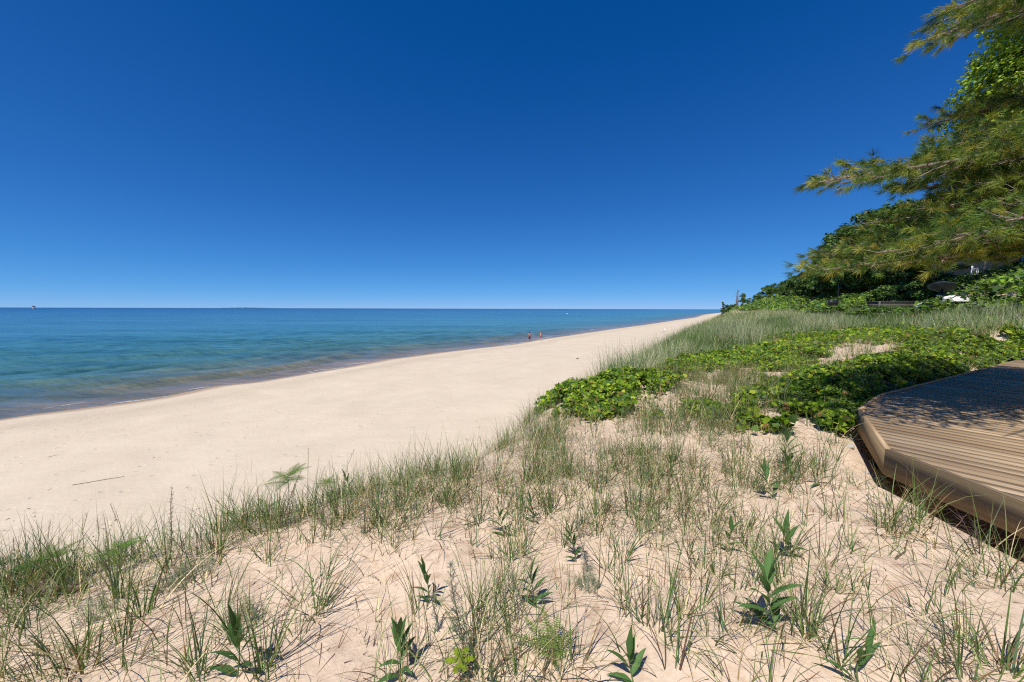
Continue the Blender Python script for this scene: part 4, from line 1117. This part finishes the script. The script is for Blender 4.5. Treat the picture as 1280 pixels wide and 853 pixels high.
for k, (u, v, ut, vt, lab) in enumerate([(294, 650, 297, 568, 'thin stalk with seed head rising beside the crest fern'), (310, 648, 318, 575, 'thin bent stalk next to the straight one by the crest fern'), (385, 640, 384, 562, 'seed stalk standing over the upright fern'), (428, 625, 430, 560, 'short seed stalk past the upright fern'), (55, 725, 54, 652, 'dark seed stalk over the drooping fern'), (95, 735, 92, 640, 'slender bent stalk just past the drooping fern'), (168, 710, 135, 632, 'long leaning stalk over the bright crest fern'), (128, 720, 124, 650, 'thin upright stalk between two crest ferns'), (545, 600, 549, 555, 'seed stalk over the dense crest grass'), (20, 730, 12, 675, 'stalk above the fern at the picture edge'), (605, 592, 606, 545, 'tall stalk where the crest grass is densest'), (572, 596, 571, 556, 'short stalk next to the dense crest grass')]):
    seed_stalk(u, v, ut, vt, lab, 90+k)
# dead twiggy stems by the deck
b = hit(1226, 694); root = empty('dead_weed', b); meta(root, 'dark dead branching stems leaning beside the deck edge', 'dead plant')
r = random.Random(5)
for (x1, z1) in ((-.16, .17), (-.10, .24), (.0, .20)):
    mb = MB(); e = np.array([x1, .05, z1]); o0 = np.array([x1*.2, 0, -.02])
    mb.tube([o0, (o0+e)/2+np.array([.01, 0, .01]), e], [.004, .003, .0015], 5, (.10, .065, .06))
    for k in range(16):
        q = o0+(e-o0)*(.35+.65*r.random()); a = r.random()*6.28; L = .05*r.random()+.015
        mb.tube([q, q+np.array([math.cos(a)*L, math.sin(a)*L, L*.7])], [.0016, .0006], 3, (.13, .09, .085), cap=False)
    mb.build('stem', M_stem, root)
# ------------------------------------------------------------------ driftwood, stones
M_drift = plain_mat('driftwood', (.16, .12, .09), .9, 0, .4, 20, .6, .15)
def log(name, pix, rad, label, cat='driftwood', mat=None, lift=.0):
    P = [hit(u, v) for u, v in pix]; o = P[0]
    pts = [p-o+np.array([0, 0, rad*.7+lift]) for p in P]
    mb = MB(); k = len(pts); q = []
    for i in range(k-1):
        for j in range(3): q.append(pts[i]+(pts[i+1]-pts[i])*j/3+np.random.default_rng(i*3+j).normal(0, rad*.25, 3))
    q.append(pts[-1]); mb.tube(q, rad*np.linspace(1, .55, len(q)), 7, (1, 1, 1))
    ob = mb.build(name, mat or M_drift, None, True); ob.location = o; meta(ob, label, cat); return ob
log('driftwood_log', [(38, 745), (70, 742), (108, 738)], .045, 'dark driftwood log lying in the shaded crest grass')
log('driftwood_branch', [(465, 609), (490, 605), (515, 612)], .022, 'thin dark branch lying flat on the crest near the upright fern')
log('beach_stick', [(91, 607), (120, 602), (156, 596)], .009, 'long thin dark stick lying alone on the smooth beach')
log('beach_twig', [(60, 572), (72, 569)], .006, 'very short twig on the beach above the long stick', mat=M_drift)
log('bleached_stick', [(50, 800), (82, 808), (100, 822)], .010, 'pale bleached stick lying in the sand below the log', mat=plain_mat('bleached wood', (.5, .42, .3), .8, 0, .2, 20))
log('buried_root', [(1120, 700), (1131, 690), (1135, 676)], .006, 'thin jointed dark root sticking out of the open sand', mat=M_drift)
M_stone = plain_mat('stone', (.42, .40, .37), .8, 0, .2, 30, .3)
def stone(u, v, sz, label, seed, name='stone', mat=None):
    r = np.random.default_rng(seed); b = hit(u, v)
    th, ph = np.meshgrid(np.linspace(0, math.pi, 9), np.linspace(0, 2*math.pi, 13)[:-1], indexing='ij')
    d = np.stack([np.sin(th)*np.cos(ph), np.sin(th)*np.sin(ph), np.cos(th)], -1).reshape(-1, 3)
    f = 1+.16*np.sin(d[:, 0]*4+seed)+.12*np.sin(d[:, 1]*5+seed*2); V = d*f[:, None]*np.array([1.3, .95, .6])*sz+np.array([0, 0, sz*.3])
    Q = [(i*12+j, i*12+(j+1) % 12, (i+1)*12+(j+1) % 12, (i+1)*12+j) for i in range(8) for j in range(12)]
    o = mesh_obj(name, V, np.array(Q)[:, ::-1], mat=mat or M_stone, smooth=True); o.location = b; meta(o, label, 'stone')
stone(1063, 560, .045, 'pale flat stone lying right by the deck corner', 1)
stone(1083, 592, .022, 'small white stone in the shade under the deck corner', 2)
stone(722, 449, .10, 'small dark stone alone on the beach beyond the vine hummock', 3, mat=M_drift)
# ------------------------------------------------------------------ lakeside figures
def skin_body(name, joints, edges, radii, mat, parent, levels=2):
    me = bpy.data.meshes.new(name); me.from_pydata(joints, edges, []); me.update()
    o = bpy.data.objects.new(name, me); C.objects.link(o); o.parent = parent
    sk = o.modifiers.new('skin', 'SKIN'); sk.use_smooth_shade = True
    for i, rr in enumerate(radii): me.skin_vertices[0].data[i].radius = (rr, rr)
    me.skin_vertices[0].data[0].use_root = True
    ss = o.modifiers.new('sub', 'SUBSURF'); ss.levels = levels; ss.render_levels = levels
    me.materials.append(mat); return o
M_skin = plain_mat('skin', (.36, .20, .135), .5, 0, .06, 10); M_skin2 = plain_mat('fair skin', (.62, .43, .33), .5, 0, .06, 10)
M_darkhair = plain_mat('dark hair', (.03, .02, .015), .6, 0, .3, 40); M_lighthair = plain_mat('light brown hair', (.30, .19, .10), .6, 0, .3, 40)
M_shorts = plain_mat('burgundy shorts', (.16, .015, .03), .8, 0, .2, 12); M_shorts2 = plain_mat('red patterned shorts', (.38, .10, .09), .8, 0, .4, 40)
M_eye = plain_mat('dark eye', (.02, .02, .02), .3)
def figure(loc, rz, H, skin, hairm, shortm, label, stride, arm, short_len, lean):
    """continuous skinned body; x is the walker's right, y forward, heights as shares of H"""
    root = empty('person', loc, rz); meta(root, label, 'person'); s = H
    J = [(0, 0, .52), (0, .0, .60), (0, lean*.3, .70), (0, lean*.5, .79), (0, lean*.7, .845), (0, lean*.9+.005, .875), (0, lean+.01, .93), (0, lean+.008, .975)]
    R_ = [.072, .062, .075, .070, .034, .036, .056, .040]; E_ = [(i, i+1) for i in range(7)]
    def add(p, r, j): J.append(p); R_.append(r); E_.append((j, len(J)-1)); return len(J)-1
    for sg, st in ((-1, stride), (1, -stride)):
        h = add((sg*.048, 0, .49), .055, 0); k = add((sg*.052, st*.5+.02, .285), .036, h); c = add((sg*.052, st*.75-.005, .20), .034, k); a = add((sg*.052, st-.02, .045), .020, c); f = add((sg*.056, st+.05, .015), .018, a); add((sg*.058, st+.085, .012), .012, f)
        sh = add((sg*.105, lean*.5, .80), .036, 3); e = add((sg*.135, lean*.5-st*.25*arm, .635), .025, sh); w = add((sg*.135+sg*.005, lean*.5-st*.45*arm+.04, .50), .016, e); hd = add((sg*.130, lean*.5-st*.5*arm+.055, .455), .018, w)
        for q in range(4): add((sg*(.122+.006*q), lean*.5-st*.5*arm+.055+.008*(q-1.5), .415-.006*(q % 2)), .006, hd)
        add((sg*.112, lean*.5-st*.5*arm+.08, .44), .006, hd)
    add((0, lean+.068, .925), .010, 6)
    skin_body('body', [tuple(np.array(p)*s) for p in J], E_, [q*s for q in R_], skin, root)
    mb = MB()
    th = np.linspace(0, math.pi*.62, 7); ph = np.linspace(0, 2*math.pi, 15)[:-1]
    V = [(np.array([math.sin(t)*math.cos(p)*.074, math.sin(t)*math.sin(p)*.080-.012, math.cos(t)*.078])+np.array([0, lean+.006, .945]))*s for t in th for p in ph]
    mb.add(V, [(i*14+j, i*14+(j+1) % 14, (i+1)*14+(j+1) % 14, (i+1)*14+j) for i in range(6) for j in range(14) if not (i > 2 and 1 < j < 5)]); mb.build('hair', hairm, root, True)
    mb = MB(); mb.tube([np.array([0, 0, z_])*s for z_ in (.60, .55, .50, .455)], np.array([.082, .088, .090, .075])*s, 14)
    for sg, st in ((-1, stride), (1, -stride)):
        mb.tube([np.array(p)*s for p in [(sg*.048, 0, .50), (sg*.052, st*.25+.005, .40), (sg*.055, st*.5*short_len+.01, .50-.205*short_len)]], np.array([.066, .060, .056])*s, 12)
    mb.build('shorts', shortm, root, True)
    for sg in (-1, 1):
        mb = MB(); mb.box(np.array([sg*.021, lean+.058, .938])*s, (.012*s, .008*s, .006*s)); mb.build('eye', M_eye, root)
pa = hit(662, 427.6); pb = hit(676, 426.2)
figure(pa, math.radians(-25), (12.6/462)*pa[1]*1.0, M_skin, M_darkhair, M_shorts, 'dark haired person in long burgundy swim shorts wading where water meets sand', .10, 1, 1.1, .01)
figure(pb, math.radians(60), (11.0/462)*pb[1]*1.0, M_skin2, M_lighthair, M_shorts2, 'light haired bare chested person in short reddish swimwear at the waterline', .14, .5, .7, .03)
# ------------------------------------------------------------------ far small things
M_white = plain_mat('white paint', (.80, .80, .78), .45, 0, .06, 6); M_navy = plain_mat('navy gelcoat', (.02, .035, .09), .3, 0, .1, 6)
M_dish = plain_mat('dark mesh dish', (.055, .065, .085), .6, .2, .5, 3); M_black = plain_mat('black enamel', (.015, .015, .017), .4, 0, .2, 6)
M_greywood = plain_mat('weathered grey wood', (.11, .10, .09), .85, 0, .35, 9, .5, .2)
# white beach lounger
p = hit(827, 415.5); e = empty('beach_lounger', p, .35); meta(e, 'pale folding lounger standing alone on the empty beach', 'lounger')
M_cream = plain_mat('cream canvas', (.72, .70, .62), .8, 0, .08, 5)
mb = MB(); mb.box((0, 0, .36), (1.0, .55, .04)); mb.build('seat', M_cream, e)
mb = MB(); c_, s_n = math.cos(.7), math.sin(.7); mb.box((.66, 0, .52), (.55, .55, .04), M=[(c_, 0, -s_n), (0, 1, 0), (s_n, 0, c_)]); mb.build('backrest', M_cream, e)
for dx in (-.42, .38):
    for dy in (-.24, .24):
        mb = MB(); mb.tube([(dx, dy, -.03), (dx*.9, dy, .35)], [.02, .02], 8); mb.build('leg', M_white, e)
# dish on a post
d = 25.0; p = at_y(1177.5, 360.5, d); zb = hz(p[0], d); e = empty('satellite_dish', (p[0], d, zb)); meta(e, 'large dark mesh dish tilted on a single post above the thicket', 'satellite dish')
hp = p[2]-zb
mb = MB(); mb.tube([(0, 0, -.3), (0, 0, hp-.08)], [.055, .055], 12); mb.build('post', M_black, e, True)
def dish_mb():
    R0 = .68; rings, seg = 8, 36; V = []; Q = []
    ax = Vector((.33, .29, .90)).normalized(); M3 = ax.to_track_quat('Z', 'Y').to_matrix()
    for side, off in ((0, 0), (1, -.02)):
        for i in range(rings+1):
            rr = R0*i/rings
            for j in range(seg): V.append(tuple(M3 @ Vector((rr*math.cos(j*2*math.pi/seg), rr*math.sin(j*2*math.pi/seg), .20*(i/rings)**2+off))+Vector((0, 0, hp-.06))))
    n = (rings+1)*seg
    for i in range(rings):
        for j in range(seg):
            a, b2 = i*seg+j, i*seg+(j+1) % seg
            Q += [(a, b2, b2+seg, a+seg), (n+a+seg, n+b2+seg, n+b2, n+a)]
    for j in range(seg):
        a, b2 = rings*seg+j, rings*seg+(j+1) % seg; Q.append((a, b2, n+b2, n+a))
    mb = MB(); mb.add(V, Q); return mb, M3
mb, M3 = dish_mb(); mb.build('reflector', M_dish, e, True)
mb = MB(); tip = M3 @ Vector((0, 0, .62))+Vector((0, 0, hp-.06))
for a in (0, 2.1, 4.2): mb.tube([tuple(M3 @ Vector((.7*math.cos(a), .7*math.sin(a), .15))+Vector((0, 0, hp-.06))), tuple(tip)], [.012, .012], 5)
mb.tube([tuple(tip), tuple(tip+(M3 @ Vector((0, 0, .12))))], [.05, .05], 8); mb.build('feed_arm', M_black, e)
# hull helper
def hull(L, W, Hh, n=14, m=8, flip=True, peak=.3):
    V = []; Q = []
    for i in range(n+1):
        t = i/n*2-1; w = W*.5*math.sqrt(max(0, 1-abs(t)**2.6))+.004; h = Hh*(1-peak*abs(t)**3)
        for j in range(m+1):
            a = math.pi*j/m; V.append((t*L/2, -math.cos(a)*w, math.sin(a)**.7*h))
    for i in range(n):
        for j in range(m): a = i*(m+1)+j; Q.append((a, a+m+1, a+m+2, a+1))
    return V, Q
d = 27.0
p = at_y(1193, 378, d); e = empty('rowboat', (p[0], d, p[2]+.05), .12); meta(e, 'white upturned small boat resting in greenery beside the dish post', 'boat')
V, Q = hull(1.95, .95, .42); mb = MB(); mb.add(V, Q); mb.build('hull', M_white, e, True)
mb = MB(); mb.tube([(-.95, 0, .30), (-.4, 0, .43), (.4, 0, .43), (.95, 0, .30)], [.02]*4, 6); mb.build('keel', M_white, e)
for x_ in (-.6, .6): mb = MB(); mb.box((x_, 0, -.02), (.12, .85, .10)); mb.box((x_, -.3, -.42), (.1, .1, .7)); mb.box((x_, .3, -.42), (.1, .1, .7)); mb.build('trestle', M_greywood, e)
p = at_y(1155, 385.5, d-1); e = empty('kayak', (p[0], d-1, p[2]+.10), .18); meta(e, 'navy kayak with white edges lying upturned next to the white boat', 'kayak'); e.rotation_euler = (0, math.radians(-12), .15)
V, Q = hull(1.8, .6, .30, peak=.55); mb = MB(); mb.add(V, Q); mb.build('hull', M_navy, e, True)
for sg in (-1, 0, 1):
    mb = MB(); mb.tube([(t*.9, sg*.29*math.sqrt(max(0, 1-abs(t)**2.6)), (.035 if sg else .305*(1-.55*abs(t)**3))) for t in np.linspace(-1, 1, 13)], [.032]*13, 6); mb.build('trim_strip', M_white, e, True)
for x_ in (-.5, .5): mb = MB(); mb.box((x_, 0, -.3), (.10, .45, .6)); mb.build('trestle', M_greywood, e)
# low grey board bin
p0 = at_y(1099, 386, 25); p1 = at_y(1142, 386, 25); e = empty('board_bin', (*((p0+p1)/2)[:2], hz((p0+p1)[0]/2, 25))); meta(e, 'low weathered grey timber box showing above the ridge grass', 'timber box')
Wd = p1[0]-p0[0]; top = at_y(1120, 377.5, 25)[2]-e.location.z
mb = MB()
for k in range(5):
    zz_ = top-.08-.164*k; mb.box((0, 0, zz_), (Wd, .04, .16)); mb.box((0, .9, zz_), (Wd, .04, .16)); mb.box((-Wd/2+.02, .45, zz_), (.04, .86, .16)); mb.box((Wd/2-.02, .45, zz_), (.04, .86, .16))
mb.build('side_boards', M_greywood, e)
mb = MB(); mb.box((0, .45, top+.02), (Wd+.08, 1.0, .04)); mb.build('lid', M_greywood, e)
for dx in (-Wd/2-.04, Wd/2+.04): mb = MB(); mb.box((dx, -.02, top/2-.1), (.08, .08, top+.25)); mb.build('post', M_greywood, e)
mb = MB(); mb.tube([(-.02, .3, top+.04), (.0, .3, top+.10), (.14, .3, top+.10), (.16, .3, top+.04)], [.02]*4, 6); mb.build('handle', M_black, e)
# black grill
p = at_y(1041, 379, 33); e = empty('barbecue_grill', (p[0], 33, hz(p[0], 33))); meta(e, 'small black kettle grill half hidden in the green below the wood', 'grill'); gz = p[2]-e.location.z
V, Q = hull(.85, .55, .25, peak=.1); mb = MB(); mb.add(np.array(V)+[0, 0, gz], Q); mb.build('lid', M_black, e, True)
mb = MB(); mb.add(np.array(V)*[1, 1, -1]+[0, 0, gz-.01], np.array(Q)[:, ::-1]); mb.build('bowl', M_black, e, True)
for a, b2 in ((-.3, -.2), (.3, -.2), (0, .25)): mb = MB(); mb.tube([(a*.6, b2*.6, gz-.15), (a, b2, -.1)], [.02, .02], 6); mb.build('leg', M_black, e)
mb = MB(); mb.box((.62, 0, gz+.05), (.40, .40, .03)); mb.build('side_shelf', M_black, e)
# cottage on the slope
d = 34.0; p = at_y(1255, 344, d); M_tan = plain_mat('tan siding', (.36, .27, .17), .8, 0, .15, 3); M_roof = plain_mat('dark shingles', (.045, .04, .038), .9, 0, .3, 12, .5)
zc = p[2]-.3; e = empty('cottage', (p[0], d, zc)); meta(e, 'small tan cottage glimpsed through branches high on the wooded slope', 'cottage')
mb = MB(); mb.box((4, 3, 1.2), (8, 6, 3.4)); mb.build('wall', M_tan, e)
mb = MB(); mb.add([(-.7, -.7, 2.9), (8.7, -.7, 2.9), (8.7, 3, 4.9), (-.7, 3, 4.9), (8.7, 6.7, 2.9), (-.7, 6.7, 2.9), (-.7, -.7, 2.78), (8.7, -.7, 2.78), (8.7, 6.7, 2.78), (-.7, 6.7, 2.78)], [(0, 1, 2, 3), (3, 2, 4, 5), (6, 9, 8, 7), (0, 6, 7, 1), (4, 8, 9, 5)], [(0, 3, 6), (3, 5, 9), (3, 9, 6), (1, 7, 2), (2, 8, 4), (2, 7, 8)]); mb.build('roof', M_roof, e)
M_glass = plain_mat('window glass', (.03, .035, .04), .08, 0, .1, 3, spec=.8)
for x_ in (.9, 3.4, 5.9):
    fr = MB(); 
    for (cx_, cz_, sx_, sz_) in ((x_, .95, 1.2, .08), (x_, 2.05, 1.2, .08), (x_-.56, 1.5, .08, 1.02), (x_+.56, 1.5, .08, 1.02)): fr.box((cx_, -.03, cz_), (sx_, .06, sz_))
    w_o = fr.build('window', M_white, e); g = MB(); g.box((x_, -.01, 1.5), (1.04, .03, 1.02)); g.build('pane', M_glass, w_o)
mb = MB(); mb.box((2.2, -1.2, .1), (5.4, 1.9, .12)); mb.build('porch', M_greywood, e)
p = at_y(1229.5, 339, 31); zt = at_y(1229.5, 324, 31)[2]; mb = MB(); mb.tube([(0, 0, -.6), (0, 0, zt-p[2])], [.055, .055], 10); mb.box((0, 0, zt-p[2]+.03), (.16, .16, .06))
o = mb.build('wooden_post', M_greywood); o.location = p; meta(o, 'pale upright post standing on the slope below the cottage', 'post')
p = at_y(1218, 341, 31); e = empty('garden_chair', (p[0], 31, p[2]-.05), .4); e.scale = (.65, .65, .65); meta(e, 'white garden chair on the slope near the pale post', 'chair')
mb = MB(); mb.box((0, 0, .4), (.5, .5, .05)); mb.build('seat', M_white, e)
mb = MB(); [mb.box((-.2+.1*k, .24, .68), (.07, .03, .5)) for k in range(5)]; mb.build('backrest', M_white, e)
for dx in (-.22, .22):
    for dy in (-.22, .22): mb = MB(); mb.box((dx, dy, .1), (.05, .05, .6)); mb.build('leg', M_white, e)
    mb = MB(); mb.box((dx, 0, .62), (.06, .5, .03)); mb.build('armrest', M_white, e)
# station far out on the lake, small boat, swimmer's buoy
M_conc = plain_mat('pale concrete', (.45, .50, .56), .8, 0, .1, 1); M_rust = plain_mat('dark rust paint', (.10, .05, .05), .7, 0, .2, 2)
p = at_y(42, 383, 1500); e = empty('offshore_lighthouse', (p[0], 1500, 0)); e.scale = (.75, .75, .8); meta(e, 'tiny dark topped light station far out on the lake horizon', 'lighthouse')
mb = MB(); mb.tube([(0, 0, -1), (0, 0, 5)], [5.5, 5.0], 16); mb.build('base', M_conc, e)
mb = MB(); mb.tube([(0, 0, 5), (0, 0, 8.5)], [2.2, 2.0], 12); mb.build('tower', M_conc, e)
mb = MB(); mb.box((0, 0, 10.6), (13, 7, 3.6)); mb.box((1, 0, 12.8), (6, 5, 1.4)); mb.build('lantern_house', M_rust, e)
mb = MB(); mb.tube([(0, 0, 13), (0, 0, 18)], [.5, .3], 6); mb.build('mast', M_conc, e)
p = at_z(709, 392.5, 0); e = empty('motorboat', p, .1); e.scale = (.4, .4, .4); meta(e, 'tiny white motorboat out on the water past the two people', 'boat')
V, Q = hull(5.0, 1.9, .9, peak=.2); mb = MB(); mb.add(np.array(V)*[1, 1, .9]+[0, 0, .05], Q); mb.build('hull', M_white, e, True)
mb = MB(); mb.box((-.4, 0, 1.15), (1.6, 1.2, .7)); mb.build('cabin', M_white, e)
mb = MB(); mb.box((-.4, 0, 1.2), (1.64, 1.1, .3)); mb.build('windscreen', M_glass, e)
# distant low headland
x0, x1 = at_z(278, 384.15, 0)[:2], at_z(320, 384.15, 0)[:2]
mb = MB(); m_ = 24; dz = 9000.
xs = np.linspace((270-640)/462*dz, (325-640)/462*dz, m_); hs = 5+14*np.sin(np.linspace(0, math.pi, m_))*(.7+.3*np.sin(np.arange(m_)*1.7))
V = [(x_, dz, -2) for x_ in xs]+[(x_, dz+250, h_) for x_, h_ in zip(xs, hs)]+[(x_, dz+900, -2) for x_ in xs]
mb.add(V, [(k, k+1, m_+k+1, m_+k) for k in range(m_-1)]+[(m_+k, m_+k+1, 2*m_+k+1, 2*m_+k) for k in range(m_-1)])
o = mb.build('distant_headland', plain_mat('far land', (.06, .10, .14), .9)); meta(o, 'low blue land on the far lake horizon', kind='structure')

# low clumps in front of the box and grill
for u, d, zt, lab in [(1098, 23.6, 5.66, 'low leafy clump at the near corner of the timber box'), (1113, 23.4, 5.60, 'low leafy clump before the middle of the timber box'), (1129, 23.5, 5.66, 'low leafy clump between timber box and kayak'), (1040, 30.5, 5.74, 'low leafy clump hiding the legs of the black grill')]:
    p = at_y(u, 386, d); place_tree('low_bush', bush, p[0], d, zt, lab, 'low clumps on the ridge', 1.9, cat='bush')
# ------------------------------------------------------------------ camera, light, sky
cam = bpy.data.cameras.new('camera'); co = bpy.data.objects.new('camera', cam); C.objects.link(co)
cam.sensor_width = 36; cam.lens = 36*FPX/1280; cam.clip_start = .02; cam.clip_end = 40000
co.location = (0, 0, EYE)
co.rotation_euler = (Matrix.Rotation(math.pi/2-PITCH, 3, 'X') @ Matrix.Rotation(ROLL, 3, 'Z')).to_euler()
bpy.context.scene.camera = co
SUN_EL, SUN_AZ = math.radians(61), math.radians(180+30)     # azimuth clockwise from +Y (looking direction)
sv = Vector((math.sin(SUN_AZ)*math.cos(SUN_EL), math.cos(SUN_AZ)*math.cos(SUN_EL), math.sin(SUN_EL)))
sl = bpy.data.lights.new('sun', 'SUN'); sl.energy = 4.9; sl.angle = math.radians(.53); sl.color = (1, .95, .86)
so = bpy.data.objects.new('sun', sl); C.objects.link(so); so.rotation_euler = sv.to_track_quat('Z', 'Y').to_euler(); so.location = (0, -10, 30)
wd = bpy.data.worlds.new('World'); bpy.context.scene.world = wd; wd.use_nodes = True
nt = wd.node_tree; nt.nodes.clear()
sky = nt.nodes.new('ShaderNodeTexSky'); sky.sky_type = 'NISHITA'; sky.sun_disc = False
sky.sun_elevation = SUN_EL; sky.sun_rotation = SUN_AZ
sky.altitude = 8000; sky.air_density = 1.0; sky.dust_density = 0; sky.ozone_density = 6
# clear dry air, deep blue as a camera renders it: per channel tone of the whole sky
sep = nt.nodes.new('ShaderNodeSeparateColor'); comb = nt.nodes.new('ShaderNodeCombineColor')
nt.links.new(sky.outputs[0], sep.inputs[0])
def mth(op, a, b):
    m = nt.nodes.new('ShaderNodeMath'); m.operation = op
    for i_, v_ in enumerate((a, b)):
        if isinstance(v_, (int, float)): m.inputs[i_].default_value = v_
        else: nt.links.new(v_, m.inputs[i_])
    return m.outputs[0]
for k, (g, a, q) in enumerate([(1.0, .68, 0), (1.15, 2.0, 2.5), (1.0, 2.7, 2.2)]):
    x_ = mth('MULTIPLY', sep.outputs[k], .1)
    if k == 0: x_ = mth('MAXIMUM', mth('SUBTRACT', x_, .025), .0012)
    x_ = mth('POWER', x_, g)
    nt.links.new(mth('MULTIPLY', mth('DIVIDE', mth('MULTIPLY', x_, a), mth('ADD', mth('MULTIPLY', x_, q), 1.0)), 10.0), comb.inputs[k])
bg = nt.nodes.new('ShaderNodeBackground'); bg.inputs['Strength'].default_value = .1
ow = nt.nodes.new('ShaderNodeOutputWorld')
nt.links.new(comb.outputs[0], bg.inputs[0]); nt.links.new(bg.outputs[0], ow.inputs[0])
sc = bpy.context.scene
sc.view_settings.view_transform = 'Standard'; sc.view_settings.look = 'None'; sc.view_settings.exposure = .1; sc.view_settings.gamma = 1
sc.cycles.use_denoising = False; sc.cycles.filter_width = 1.2; sc.cycles.sample_clamp_indirect = 4; sc.cycles.max_bounces = 6; sc.cycles.transparent_max_bounces = 4
